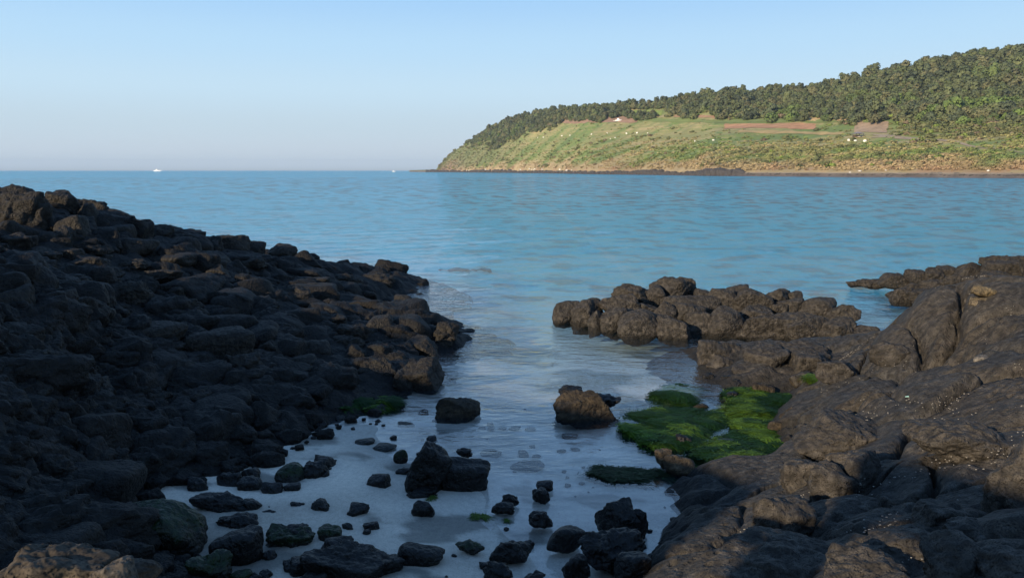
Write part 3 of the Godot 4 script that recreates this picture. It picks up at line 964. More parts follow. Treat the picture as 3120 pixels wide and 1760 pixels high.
	for k in 5200:
		var a := rng.randf_range(-0.092, 0.9)
		var sky := along(SKYLINE, a)
		var edge_slope := along(WOOD_EDGE, a) if a > -0.06 else sky
		var s := rng.randf_range(0.001, minf(edge_slope + 0.004, sky))
		var t := up_hill(a, s)
		if t < 0.05:
			continue
		var p := hill(a, t)
		var n := low.get_noise_2d(p.x * 0.35 + 50.0, p.z * 0.45)
		var dense := 0.03 + smoothstep(0.16, 0.34, n) * 0.75 + smoothstep(0.02, -0.03, a) * 0.4 * smoothstep(-0.09, -0.06, a + 0.04 * t) + smoothstep(0.008, 0.0, edge_slope - s) * 0.8 + smoothstep(0.44, 0.5, a) * smoothstep(0.032, 0.05, s) * 0.9
		if s > 0.042 and s < 0.066 and a > 0.04 and a < 0.425 and edge_slope - s > 0.004:
			dense *= 0.16
		if on_field(a, s):
			continue
		if rng.randf() > dense:
			continue
		var q := rng.randi() % 3
		var size := rng.randf_range(0.4, 1.1) * (1.0 + 0.7 * smoothstep(0.004, 0.0, edge_slope - s))
		scrub[q].append(Transform3D(Basis(Vector3.UP, rng.randf() * TAU).scaled(Vector3(size, size * 0.8, size)), p - Vector3(0, 0.2, 0)))
		var tint := Color(0.085, 0.105, 0.04).lerp(Color(0.16, 0.16, 0.06), rng.randf())
		if rng.randf() < 0.1:
			tint = Color(0.16, 0.22, 0.04)
		elif rng.randf() < 0.12:
			tint = Color(0.17, 0.13, 0.08)
		scrub_tint[q].append(tint)
	var brush := thing("scrub")
	tag(brush, "low scrub scattered over the grass of the headland", "scrub", "", "stuff")
	for k in 3:
		many("bushes", bush[k], M.leaf, scrub[k], scrub_tint[k], brush)
	# grass tussocks that break up the slope
	var tuft := crown_mesh(350, 0.9, 2.2, 4, 6, 0.4, false)
	var blades := []
	var blade_tint := []
	for k in 14000:
		var a := rng.randf_range(-0.092, 0.75)
		var sky := along(SKYLINE, a)
		var slope := rng.randf_range(0.0, minf(0.07, sky))
		var t := up_hill(a, slope)
		if t < (0.035 if a < 0.29 else 0.012) or on_field(a, slope) or rng.randf() < smoothstep(0.022, 0.045, slope) * 0.9:
			continue
		var p := hill(a, t)
		var size := rng.randf_range(0.5, 1.3)
		blades.append(Transform3D(Basis(Vector3.UP, rng.randf() * TAU).scaled(Vector3(size * 1.3, size, size)), p - Vector3(0, 0.1, 0)))
		blade_tint.append(turf(p, a, t) * rng.randf_range(0.7, 1.25))
	var grass := thing("grass_tussocks")
	tag(grass, "rough grass tussocks on the headland", "grass", "", "stuff")
	many("tufts", tuft, M.leaf, blades, blade_tint, grass)
	# black boulders of the far shore
	var shore := [[], [], []]
	for k in 1500:
		var a := rng.randf_range(-0.104, 0.9)
		var t := rng.randf_range(-0.006, 0.011) if a < 0.29 else rng.randf_range(-0.004, 0.008)
		var p := hill(a, t)
		var size := (rng.randf_range(0.8, 2.0) * (1.8 if a < 0.0 else 1.0) if a < 0.29 else rng.randf_range(0.5, 1.3)) * (2.1 if absf(a - 0.262) < 0.028 and rng.randf() < 0.5 else 1.5 if absf(a - 0.17) < 0.02 else 1.0)
		if a < -0.0946:
			p.y = -0.5
			size *= 1.6
		shore[k % 3].append(Transform3D(Basis(Vector3.UP, rng.randf() * TAU).scaled(Vector3(size * 1.3, size, size)), p))
	var far_rocks := thing("shore_boulders")
	tag(far_rocks, "dark boulders lining the far shore of the bay", "boulders", "", "stuff")
	for k in 3:
		many("boulders", boulder_mesh(Vector3.ONE, "block", 6, 400 + k, Color(0.05, 0.046, 0.046)), M.hill, shore[k], [], far_rocks)
	# pale stones on that shore
	for k in 34:
		var a := rng.randf_range(-0.07, 0.075) if k < 26 else rng.randf_range(0.08, 0.6)
		var p := hill(a, rng.randf_range(0.012, 0.024))
		var size := rng.randf_range(0.5, 1.1) * (1.3 if k < 26 else 0.7)
		var o := put("pale_stone", boulder_mesh(Vector3(size, size * 0.6, size), "block", 5, 450 + k, Color(0.62, 0.58, 0.52)), M.hill, null, p + Vector3(0, size * 0.8, 0))
		tag(o, "small pale stone among the dark boulders of the far shore", "stone", "pale stones on the far shore")
	for s: Array in [[0.062, 0.0425], [0.072, 0.0433], [0.0985, 0.0437], [0.118, 0.0446], [0.142, 0.0446], [0.155, 0.0448], [0.168, 0.0452], [0.032, 0.0402], [0.039, 0.0402], [0.128, 0.0400], [0.122, 0.0390], [0.227, 0.0353], [0.418, 0.0375], [0.426, 0.0374], [0.438, 0.0374], [0.25, 0.037]]:
		var p := hill(s[0], up_hill(s[0], s[1]))
		var o := put("white_stone", boulder_mesh(Vector3(0.95, 0.75, 0.8) * rng.randf_range(0.6, 1.2), "round", 5, int(s[0] * 5000), Color(0.75, 0.73, 0.66)), M.hill, null, p + Vector3(0, 0.5, 0))
		tag(o, "small white stone standing in the meadow of the headland", "stone", "white stones in the meadow")
	# sea wall at the foot of the slope on the right
	var wall := thing("sea_wall")
	tag(wall, "low grey sea wall along the far shore on the right", "wall")
	var run := PackedVector3Array()
	for k in 60:
		run.append(hill(lerpf(0.285, 0.9, k / 59.0), 0.0))
	put("wall_face", ribbon(run, [Vector2(3.0, -0.6), Vector2(0.2, 0.9), Vector2(-0.6, 1.5)], Color(0.10, 0.085, 0.075)), M.hill, wall)
	put("wall_top", ribbon(run, [Vector2(-0.6, 1.5), Vector2(-0.62, 1.85), Vector2(-1.6, 1.9), Vector2(-1.62, 1.3)], Color(0.18, 0.16, 0.135)), M.hill, wall)
	# the white tarpaulin heap, the hut, the white sign board by the path
	var pt := hill(0.132, up_hill(0.132, 0.0588))
	var tarp := thing("tarpaulin", pt)
	tag(tarp, "white tarpaulin heap on the brown field under the pines", "tarpaulin")
	put("cover", boulder_mesh(Vector3(4.2, 1.1, 2.2), "block", 8, 501, Color(0.8, 0.78, 0.72)), M.hill, tarp, Vector3(0, 0.7, 0))
	put("peak", boulder_mesh(Vector3(1.6, 1.4, 1.4), "block", 7, 502, Color(0.82, 0.8, 0.75)), M.hill, tarp, Vector3(-0.5, 1.9, 0))
	put("loose_end", boulder_mesh(Vector3(2.2, 0.4, 1.3), "block", 6, 503, Color(0.7, 0.66, 0.58)), M.hill, tarp, Vector3(-4.6, 0.4, 0.6))
	var ph := hill(0.429, up_hill(0.429, 0.0418))
	var hut := thing("garden_hut", ph, 0.25)
	tag(hut, "small open hut with a low grey hipped roof beside the earth yard", "hut")
	put("roof", hip_roof(3.4, 2.6, 2.3, 3.5), flat(Color(0.20, 0.19, 0.20)), hut)
	for q: Vector2 in [Vector2(-2.6, -1.8), Vector2(2.6, -1.8), Vector2(-2.6, 1.8), Vector2(2.6, 1.8)]:
		var b := BoxMesh.new()
		b.size = Vector3(0.22, 2.3, 0.22)
		put("post", b, M.bark, hut, Vector3(q.x, 1.15, q.y))
	var back_wall := BoxMesh.new()
	back_wall.size = Vector3(4.9, 1.6, 0.15)
	put("back_wall", back_wall, flat(Color(0.12, 0.08, 0.06)), hut, Vector3(0, 0.8, -1.75))
	var bench := BoxMesh.new()
	bench.size = Vector3(3.4, 0.3, 0.7)
	put("bench", bench, flat(Color(0.7, 0.66, 0.6)), hut, Vector3(0.4, 0.45, 1.9))
	var pv := hill(0.426, up_hill(0.426, 0.0612))
	var van := thing("parked_van", pv, 0.4)
	tag(van, "tiny white vehicle parked at the top of the bare path by the wood", "van")
	var body := boulder_mesh(Vector3(1.7, 0.75, 0.85), "block", 8, 505, Color(0.78, 0.78, 0.78))
	put("body", body, M.hill, van, Vector3(0, 1.0, 0))
	for q: Vector2 in [Vector2(-1.0, -0.8), Vector2(1.0, -0.8), Vector2(-1.0, 0.8), Vector2(1.0, 0.8)]:
		var w := CylinderMesh.new()
		w.top_radius = 0.33
		w.bottom_radius = 0.33
		w.height = 0.22
		w.radial_segments = 12
		var o := put("wheel", w, flat(Color(0.03, 0.03, 0.03)), van, Vector3(q.x, 0.33, q.y))
		o.rotation.x = PI / 2
	# two boats near the horizon
	boat(Vector3(-1216, 0, -2750), 26.0, "white motor boat far out on the horizon at the left")
	boat(Vector3(-273, 0, -1850), 8.0, "tiny white boat just left of the headland's tip")

func boat(at: Vector3, long: float, label: String) -> void:
	var o := thing("boat", at, 0.1)
	tag(o, label, "boat")
	var s := long / 10.0
	var v := PackedVector3Array()
	var ix := PackedInt32Array()
	for j in 2:
		for k in 9:
			var x := lerpf(-5.0, 5.0, k / 8.0)
			var w := 1.4 * sqrt(clampf(1.0 - pow(maxf(x, 0.0) / 5.0, 2.0), 0.0, 1.0)) * (0.75 if j == 0 else 1.0)
			v.append(Vector3(x * (0.93 if j == 0 else 1.0), -0.4 if j == 0 else 1.3 + 0.05 * x, w) * s)
			v.append(Vector3(x * (0.93 if j == 0 else 1.0), -0.4 if j == 0 else 1.3 + 0.05 * x, -w) * s)
	for k in 8:
		var a := k * 2
		var b := 18 + k * 2
		ix.append_array([a, b, a + 2, a + 2, b, b + 2, a + 1, a + 3, b + 1, a + 3, b + 3, b + 1, b, b + 1, b + 2, b + 1, b + 3, b + 2])
	ix.append_array([0, 1, 18, 1, 19, 18])
	put("hull", finish(v, ix, PackedColorArray()), flat(Color(0.8, 0.8, 0.8)), o)
	put("cabin", boulder_mesh(Vector3(1.7, 0.9, 1.0) * s, "block", 6, 510, Color(0.8, 0.79, 0.76)), M.hill, o, Vector3(-1.0, 1.9, 0) * s)
	var mast := CylinderMesh.new()
	mast.top_radius = 0.06 * s
	mast.bottom_radius = 0.1 * s
	mast.height = 2.2 * s
	put("mast", mast, flat(Color(0.6, 0.6, 0.6)), o, Vector3(-1.4, 3.4, 0) * s)

func ribbon(run: PackedVector3Array, profile: Array, tint: Color) -> ArrayMesh:
	# profile points: x metres towards the sea, y up
	var v := PackedVector3Array()
	var ix := PackedInt32Array()
	var col := PackedColorArray()
	var n := profile.size()
	for k in run.size():
		var way := (run[mini(k + 1, run.size() - 1)] - run[maxi(k - 1, 0)])
		way.y = 0.0
		var out := Vector3(-way.z, 0, way.x).normalized()
		if out.z < 0.0:
			out = -out
		for q in n:
			v.append(Vector3(run[k].x, 0, run[k].z) + out * profile[q].x + Vector3(0, profile[q].y + 0.05 * mid.get_noise_2d(k * 37.0, q * 90.0), 0))
			var t := 1.0 + 0.6 * mid.get_noise_2d(k * 50.0, q * 20.0)
			col.append(tint * t)
	for k in run.size() - 1:
		for q in n - 1:
			var o := k * n + q
			ix.append_array([o, o + n, o + 1, o + 1, o + n, o + n + 1])
	return finish(v, ix, col)

func hip_roof(wx: float, wz: float, y0: float, y1: float) -> ArrayMesh:
	var v := PackedVector3Array()
	var ix := PackedInt32Array()
	var p := [Vector3(-wx, y0, -wz), Vector3(wx, y0, -wz), Vector3(wx, y0, wz), Vector3(-wx, y0, wz), Vector3(-0.8, y1, 0), Vector3(0.8, y1, 0)]
	for f: Array in [[3, 4, 5], [3, 5, 2], [0, 5, 4], [0, 1, 5], [1, 2, 5], [0, 4, 3], [0, 2, 1], [0, 3, 2]]:
		for k: int in f:
			ix.append(v.size())
			v.append(p[k])
	return finish(v, ix, PackedColorArray())

func patch(called: String, a0: float, a1: float, lower: Callable, upper: Callable, tint: Color, label: String) -> void:
	var v := PackedVector3Array()
	var ix := PackedInt32Array()
	var col := PackedColorArray()
	var nc := 44
	var nr := 14
	for j in nr:
		for i in nc:
			var fi := i / float(nc - 1)
			var fj := j / float(nr - 1)
			var a := lerpf(a0, a1, fi)
			var wob := 0.0012 * low.get_noise_1d(a * 700.0 + a0 * 3000.0) * (0.3 if nr * fj < 7 else 1.0)
			a += (a1 - a0) * 0.05 * low.get_noise_2d(fj * 30.0, a0 * 9000.0)
			var t := up_hill(a, lerpf(lower.call(a), upper.call(a), fj) + wob)
			var p := hill(a, t) + Vector3(0, 0.22, 0)
			v.append(p)
			var n := mid.get_noise_2d(p.x * 1.5, p.z * 3.0) + 0.5 * mid.get_noise_2d(p.x * 0.3, p.z * 6.0)
			col.append(tint * (1.0 + 0.35 * n))
	for j in nr - 1:
		for i in nc - 1:
			var o := j * nc + i
			ix.append_array([o, o + nc, o + 1, o + 1, o + nc, o + nc + 1])
	tag(put(called, finish(v, ix, col), M.hill), label, "", "", "structure")

# ------------------------------------------------------------------ boulders near by
func rocks() -> void:
	var number := 1000
	# the outcrop's own blocks
	var outcrop := get_node("lava_outcrop")
	for r: Array in [
		[-8.281, 2.198, -13.491, 0.51, 0.579, 0.561],
		[-8.36, 2.196, -15.813, 0.377, 0.258, 0.31],
		[-7.82, 2.004, -15.727, 0.3, 0.247, 0.319],
		[-7.721, 1.898, -16.065, 0.116, 0.22, 0.127],
		[-7.306, 1.826, -15.588, 0.187, 0.205, 0.205],
		[-7.168, 1.708, -16.101, 0.295, 0.215, 0.282],
		[-6.75, 1.548, -16.082, 0.288, 0.189, 0.237],
		[-6.648, 1.419, -16.907, 0.283, 0.208, 0.273],
		[-6.523, 1.268, -18.187, 0.492, 0.276, 0.389],
		[-6.215, 1.119, -18.944, 0.287, 0.222, 0.266],
		[-8.251, 2.161, -13.21, 0.169, 0.374, 0.185],
		[-7.993, 2.094, -13.365, 0.308, 0.399, 0.338],
		[-7.544, 1.866, -12.863, 0.236, 0.167, 0.216],
		[-7.537, 1.838, -12.332, 0.152, 0.16, 0.168],
		[-7.609, 1.883, -12.122, 0.27, 0.181, 0.238],
		[-7.299, 1.821, -12.973, 0.176, 0.287, 0.193],
		[-6.95, 1.659, -13.135, 0.272, 0.168, 0.221],
		[-6.765, 1.632, -13.994, 0.422, 0.2, 0.334],
		[-6.76, 1.534, -13.118, 0.136, 0.121, 0.111],
		[-6.387, 1.397, -12.222, 0.33, 0.173, 0.262],
		[-6.774, 1.629, -11.241, 0.251, 0.171, 0.213],
		[-6.007, 1.366, -10.796, 0.334, 0.209, 0.294],
		[-5.402, 1.499, -8.485, 0.202, 0.276, 0.222],
		[-5.389, 1.407, -8.954, 0.332, 0.233, 0.336],
		[-5.414, 1.009, -12.629, 0.231, 0.169, 0.23],
		[-5.22, 0.905, -12.04, 0.411, 0.168, 0.325],
		[-4.896, 0.786, -12.017, 0.239, 0.157, 0.202],
		[-5.271, 1.115, -10.041, 0.216, 0.166, 0.211],
		[-5.237, 1.167, -9.439, 0.173, 0.123, 0.137],
		[-5.272, 1.324, -8.482, 0.182, 0.124, 0.144],
		[-5.757, 1.432, -9.92, 0.158, 0.141, 0.139],
		[-7.19, 1.759, -11.347, 0.226, 0.148, 0.179],
		[-6.17, 1.743, -9.759, 0.233, 0.155, 0.185],
		[-7.197, 1.705, -12.031, 0.297, 0.144, 0.235],
		[-7.023, 1.64, -12.501, 0.269, 0.147, 0.213],
		[-6.374, 1.401, -13.207, 0.315, 0.142, 0.25],
		[-6.143, 1.241, -12.73, 0.324, 0.104, 0.257],
		[-6.164, 1.377, -14.153, 0.449, 0.164, 0.356],
		[-6.016, 1.292, -15.639, 0.497, 0.162, 0.393],
		[-5.876, 1.215, -13.165, 0.366, 0.167, 0.29],
		[-5.579, 1.092, -16.332, 0.506, 0.166, 0.401],
		[-6.632, 1.504, -11.55, 0.203, 0.148, 0.162],
		[-7.167, 1.823, -14.56, 0.232, 0.203, 0.255],
		[-7.287, 1.849, -14.011, 0.246, 0.179, 0.236],
		[-5.638, 0.984, -19.312, 0.359, 0.248, 0.284],
		[-4.898, 0.822, -17.314, 0.305, 0.182, 0.242],
		[-3.977, 0.655, -14.419, 0.323, 0.244, 0.346],
		[-3.816, 0.535, -15.712, 0.322, 0.271, 0.354],
		[-4.316, 0.622, -16.631, 0.502, 0.194, 0.398],
		[-4.161, 0.637, -13.781, 0.108, 0.138, 0.119],
		[-2.582, 0.375, -12.516, 0.293, 0.18, 0.247],
		[-2.505, 0.338, -11.96, 0.263, 0.154, 0.208],
		[-2.221, 0.34, -13.125, 0.243, 0.26, 0.268],
		[-1.857, 0.211, -12.926, 0.253, 0.167, 0.222],
		[-1.466, 0.126, -12.603, 0.282, 0.217, 0.311],
		[-1.536, 0.238, -14.336, 0.141, 0.16, 0.155],
		[-3.412, 0.447, -10.971, 0.193, 0.186, 0.212],
		[-2.889, 0.378, -11.401, 0.256, 0.171, 0.235],
		[-1.513, 0.092, -10.744, 0.158, 0.172, 0.173],
		[-1.262, 0.14, -10.87, 0.296, 0.264, 0.325],
		[-2.409, 0.248, -10.253, 0.259, 0.223, 0.285],
		[-3.031, 0.249, -9.626, 0.282, 0.136, 0.223],
		[-2.405, 0.289, -14.588, 0.229, 0.126, 0.181],
		[-2.947, 0.352, -14.92, 0.234, 0.159, 0.185],
		[-3.265, 0.178, -17.614, 0.259, 0.179, 0.243],
		[-3.303, 0.305, -19.338, 0.435, 0.211, 0.344],
		[-3.904, 0.456, -18.286, 0.429, 0.197, 0.34],
		[-3.294, 0.48, -13.24, 0.323, 0.17, 0.256],
		[-1.968, 0.194, -11.032, 0.355, 0.183, 0.284],
		[-2.94, 0.332, -10.705, 0.261, 0.162, 0.221],
		[-2.512, 0.31, -14.96, 0.264, 0.171, 0.209],
		[-3.025, 0.446, -13.147, 0.27, 0.182, 0.249],
		[-2.437, 0.102, -17.373, 0.221, 0.182, 0.239],
		[-5.008, 1.294, -7.973, 0.196, 0.192, 0.216],
		[-4.972, 1.15, -8.239, 0.255, 0.158, 0.207],
		[-4.591, 0.7, -9.989, 0.38, 0.122, 0.301],
		[-4.94, 0.961, -8.986, 0.165, 0.114, 0.131],
		[-4.77, 0.849, -9.444, 0.278, 0.149, 0.22],
		[-4.025, 0.493, -9.47, 0.529, 0.236, 0.419],
		[-4.5, 0.653, -8.84, 0.204, 0.149, 0.21],
		[-3.49, 0.434, -10.033, 0.302, 0.265, 0.332],
		[-4.663, 1.167, -7.316, 0.232, 0.153, 0.224],
		[-4.718, 0.981, -8.018, 0.229, 0.139, 0.182],
		[-4.399, 0.701, -8.108, 0.226, 0.149, 0.181],
		[-4.462, 0.986, -7.125, 0.237, 0.132, 0.199],
		[-4.068, 0.429, -8.658, 0.241, 0.152, 0.206],
		[-3.691, 0.358, -8.897, 0.282, 0.175, 0.273],
		[-3.2, 0.244, -8.633, 0.274, 0.157, 0.217],
		[-4.249, 0.696, -7.507, 0.227, 0.113, 0.179],
		[-4.28, 0.902, -6.64, 0.2, 0.134, 0.185],
		[-3.985, 0.489, -7.754, 0.246, 0.143, 0.195],
		[-4.123, 0.711, -6.817, 0.227, 0.12, 0.18],
		[-3.702, 0.328, -7.663, 0.243, 0.132, 0.193],
		[-3.28, 0.232, -7.845, 0.249, 0.134, 0.197],
		[-3.911, 0.461, -7.178, 0.228, 0.137, 0.18],
		[-3.98, 0.724, -6.271, 0.199, 0.127, 0.166],
		[-3.826, 0.495, -6.632, 0.211, 0.128, 0.167],
		[-3.663, 0.248, -7.234, 0.218, 0.108, 0.173],
	]:
		number += 1
		var style: String = ["block", "rubble", "rubble", "round", "block"][number % 5]
		put("boulder", boulder_mesh(Vector3(r[3], r[4], r[5]), style, res(r[3], r[2]), number, Color(0.088, 0.078, 0.064)), M.lava, outcrop, Vector3(r[0], r[1], r[2]))
	# further blocks too small to list
	var made := 0
	for k in 900:
		if made >= 195:
			break
		var z := rng.randf_range(5.0, 18.0)
		var x := rng.randf_range(-0.72, -0.06) * z
		var y := left_ground.at(x, -z)
		if y < 0.12:
			continue
		number += 1
		made += 1
		var s := rng.randf_range(0.13, 0.30) * (1.0 + z / 25.0)
		var o := put("boulder", boulder_mesh(Vector3(s * rng.randf_range(0.9, 1.5), s * 0.8, s), ["block", "rubble", "rubble", "round"][number % 4], clampi(res(s, z), 6, 12), number, Color(0.036, 0.032, 0.027)), M.lava, outcrop, Vector3(x, y + 0.02, -z))
		o.rotation.y = rng.randf() * TAU
	var rubble := [[], [], [], [], [], []]
	for k in 8000:
		var z := 4.6 * pow(4.8, rng.randf())
		var x := rng.randf_range(-0.78, -0.05) * z
		var y := left_ground.at(x, -z)
		if y < -0.16:
			continue
		var s := (0.035 + 0.17 * pow(rng.randf(), 2.3)) * (0.7 + z / 14.0)
		if z > 10.0:
			s = minf(s, 0.11) if rng.randf() < 0.8 else s
			y -= 0.03
		if y < 0.10:
			if y < 0.0 and rng.randf() < 0.6:
				continue
			s *= 0.55
			y = maxf(y, sand_height(x, -z))
		rubble[k % 6].append(Transform3D(Basis.from_euler(Vector3(rng.randf_range(-0.5, 0.5), rng.randf() * TAU, rng.randf_range(-0.5, 0.5))).scaled(Vector3(s * 1.25, s * 0.85, s)), Vector3(x, y + 0.02 + s * 0.12, -z)))
	for k in 6:
		many("rubble", boulder_mesh(Vector3.ONE * 0.9, ["block", "rubble", "rubble", "block", "block", "rubble"][k], 12, 720 + k, Color(0.032, 0.029, 0.025) * (0.7 + 0.09 * k)), M.lava, rubble[k], [], outcrop)
	for r: Array in [
		[-8.255, 2.308, -14.653, 0.314, 0.346, 0.298, "block", "tall rounded lava boulder standing highest on the left ridge against the sea"],
		[-7.776, 2.125, -14.593, 0.248, 0.299, 0.236, "block", "squarish lava boulder below the ridge peak with a sunlit pitted left face"],
		[-7.369, 1.921, -13.372, 0.267, 0.345, 0.254, "round", "smooth egg-shaped lava boulder leaning in shade below the ridge peak"],
		[-5.796, 1.167, -11.727, 0.387, 0.208, 0.265, "block", "long flat-topped pitted lava boulder, sunlit, in the middle of the left rocks"],
		[-6.505, 1.491, -12.079, 0.328, 0.216, 0.249, "block", "pitted oblong lava boulder sunlit on top, left of the middle of the left rocks"],
		[-5.403, 1.107, -14.424, 0.227, 0.192, 0.196, "block", "small warm brown sunlit boulder perched on the dark slope near the ridge"],
		[-3.946, 0.599, -10.494, 0.505, 0.306, 0.384, "round", "large dark shaded boulder with one thin sunlit rim on its left edge"],
		[-4.778, 0.843, -10.196, 0.478, 0.19, 0.327, "round", "broad smooth bluish shaded boulder with a sunlit upper left rim"],
		[-3.456, 0.226, -7.49, 0.147, 0.14, 0.126, "round", "dull green filmed boulder lying in the deep shade of the left rocks"],
		[-1.163, 0.171, -13.43, 0.265, 0.254, 0.252, "rubble", "ragged black lava knob at the tip of the left rocks in the water"],
	]:
		number += 1
		var o := put("lava_boulder", boulder_mesh(Vector3(r[3], r[4], r[5]), r[6], res(r[3], r[2]) + 4, number, Color(0.090, 0.078, 0.062) if not "green" in r[7] else Color(0.03, 0.055, 0.03)), M.lava, null, Vector3(r[0], r[1], r[2]))
		tag(o, r[7], "boulder")
	# the islet
	var islet := thing("rock_islet")
	tag(islet, "islet of jointed brown lava blocks standing in the shallow water", "rock outcrop")
	for r: Array in [
		[1.098, 0.162, -15.5, 0.307, 0.285, 0.272],
		[1.479, 0.152, -15.3, 0.349, 0.377, 0.334],
		[1.588, 0.116, -14.75, 0.168, 0.289, 0.21],
		[1.963, 0.133, -14.7, 0.353, 0.332, 0.315],
		[2.354, 0.153, -14.3, 0.447, 0.326, 0.356],
		[2.107, 0.392, -15.3, 0.423, 0.239, 0.304],
		[2.424, 0.462, -16, 0.423, 0.26, 0.314],
		[2.597, 0.283, -15.3, 0.313, 0.175, 0.224],
		[2.926, 0.439, -16, 0.24, 0.25, 0.225],
		[3.305, 0.546, -16.3, 0.45, 0.274, 0.333],
		[3.644, 0.524, -16.6, 0.259, 0.269, 0.243],
		[2.945, 0.262, -14.9, 0.277, 0.269, 0.251],
		[3.552, 0.324, -15.4, 0.592, 0.25, 0.387],
		[3.393, 0.247, -14.9, 0.313, 0.251, 0.259],
		[2.934, 0.115, -14.1, 0.39, 0.285, 0.31],
		[3.521, 0.093, -14.5, 0.314, 0.322, 0.293],
		[3.948, 0.385, -16.1, 0.232, 0.222, 0.209],
		[4.268, 0.417, -15.5, 0.372, 0.279, 0.3],
		[4.672, 0.455, -15.4, 0.407, 0.268, 0.311],
		[4.722, 0.476, -16.4, 0.236, 0.167, 0.186],
		[3.954, 0.222, -14.3, 0.395, 0.309, 0.324],
		[4.656, 0.259, -14.8, 0.373, 0.204, 0.266],
		[4.659, 0.153, -14.1, 0.627, 0.305, 0.429],
		[5.354, 0.434, -15.8, 0.304, 0.218, 0.24],
		[5.477, 0.568, -15.9, 0.105, 0.067, 0.079],
		[5.724, 0.427, -15.8, 0.171, 0.171, 0.157],
		[5.468, 0.322, -15.2, 0.338, 0.237, 0.265],
		[5.199, 0.311, -15.1, 0.2, 0.163, 0.167],
		[5.881, 0.358, -15, 0.396, 0.234, 0.29],
		[5.281, 0.186, -13.9, 0.61, 0.309, 0.423],
		[6.169, 0.331, -14.6, 0.316, 0.211, 0.242],
		[5.746, 0.173, -13.55, 0.423, 0.309, 0.337],
		[6.098, 0.134, -13.4, 0.282, 0.232, 0.236],
		[2.689, -0.055, -15.2, 0.913, 0.237, 0.529],
		[4.882, -0.023, -14.9, 1.611, 0.304, 0.881],
		[4.831, 0.162, -16.2, 1.557, 0.234, 0.824],
	]:
		number += 1
		put("boulder", boulder_mesh(Vector3(r[3], r[4], r[5]), "block" if number % 4 else "round", res(r[3], r[2]) + 3, number, Color(0.186, 0.165, 0.140), 0.0, 0.1 - r[1]), M.islet, islet, Vector3(r[0], r[1], r[2]))
	var spur := thing("rock_spur")
	tag(spur, "low rocky spur running into the water at the far right", "rock outcrop")
	for r: Array in [
		[8.9, 0.104, -20.2, 0.318, 0.1, 0.192],
		[9.184, 0.135, -20, 0.384, 0.137, 0.24],
		[9.556, 0.24, -19.6, 0.45, 0.235, 0.315],
		[9.961, 0.396, -19.3, 0.278, 0.205, 0.222],
		[10.293, 0.444, -19.1, 0.275, 0.229, 0.232],
		[10.679, 0.525, -19.3, 0.331, 0.172, 0.231],
		[11.099, 0.559, -19, 0.482, 0.267, 0.344],
		[11.791, 0.755, -18.8, 0.56, 0.251, 0.373],
		[11.294, 0.697, -18, 0.549, 0.265, 0.375],
		[8.842, 0.183, -17.7, 0.346, 0.224, 0.262],
		[9.152, 0.225, -17.4, 0.441, 0.205, 0.297],
		[9.346, 0.266, -18.2, 0.312, 0.175, 0.224],
		[9.779, 0.325, -18, 0.382, 0.21, 0.272],
		[10.013, 0.45, -17.8, 0.268, 0.232, 0.23],
		[9.944, 0.556, -17, 0.233, 0.186, 0.193],
		[9.817, 0.725, -16, 0.395, 0.208, 0.277],
		[9.175, 0.892, -14.5, 0.373, 0.189, 0.258],
		[10.708, 0.685, -17.4, 0.346, 0.143, 0.225],
		[11.598, 0.859, -17.5, 0.36, 0.336, 0.32],
		[9.417, 0.281, -16.5, 0.792, 0.237, 0.473],
		[9.353, 0.689, -14.5, 0.696, 0.308, 0.462],
	]:
		number += 1
		put("boulder", boulder_mesh(Vector3(r[3], r[4], r[5]), "block" if number % 3 else "rubble", res(r[3], r[2]) + 2, number, Color(0.170, 0.150, 0.127), 0.0, 0.15 - r[1]), M.islet, spur, Vector3(r[0], r[1], r[2]))
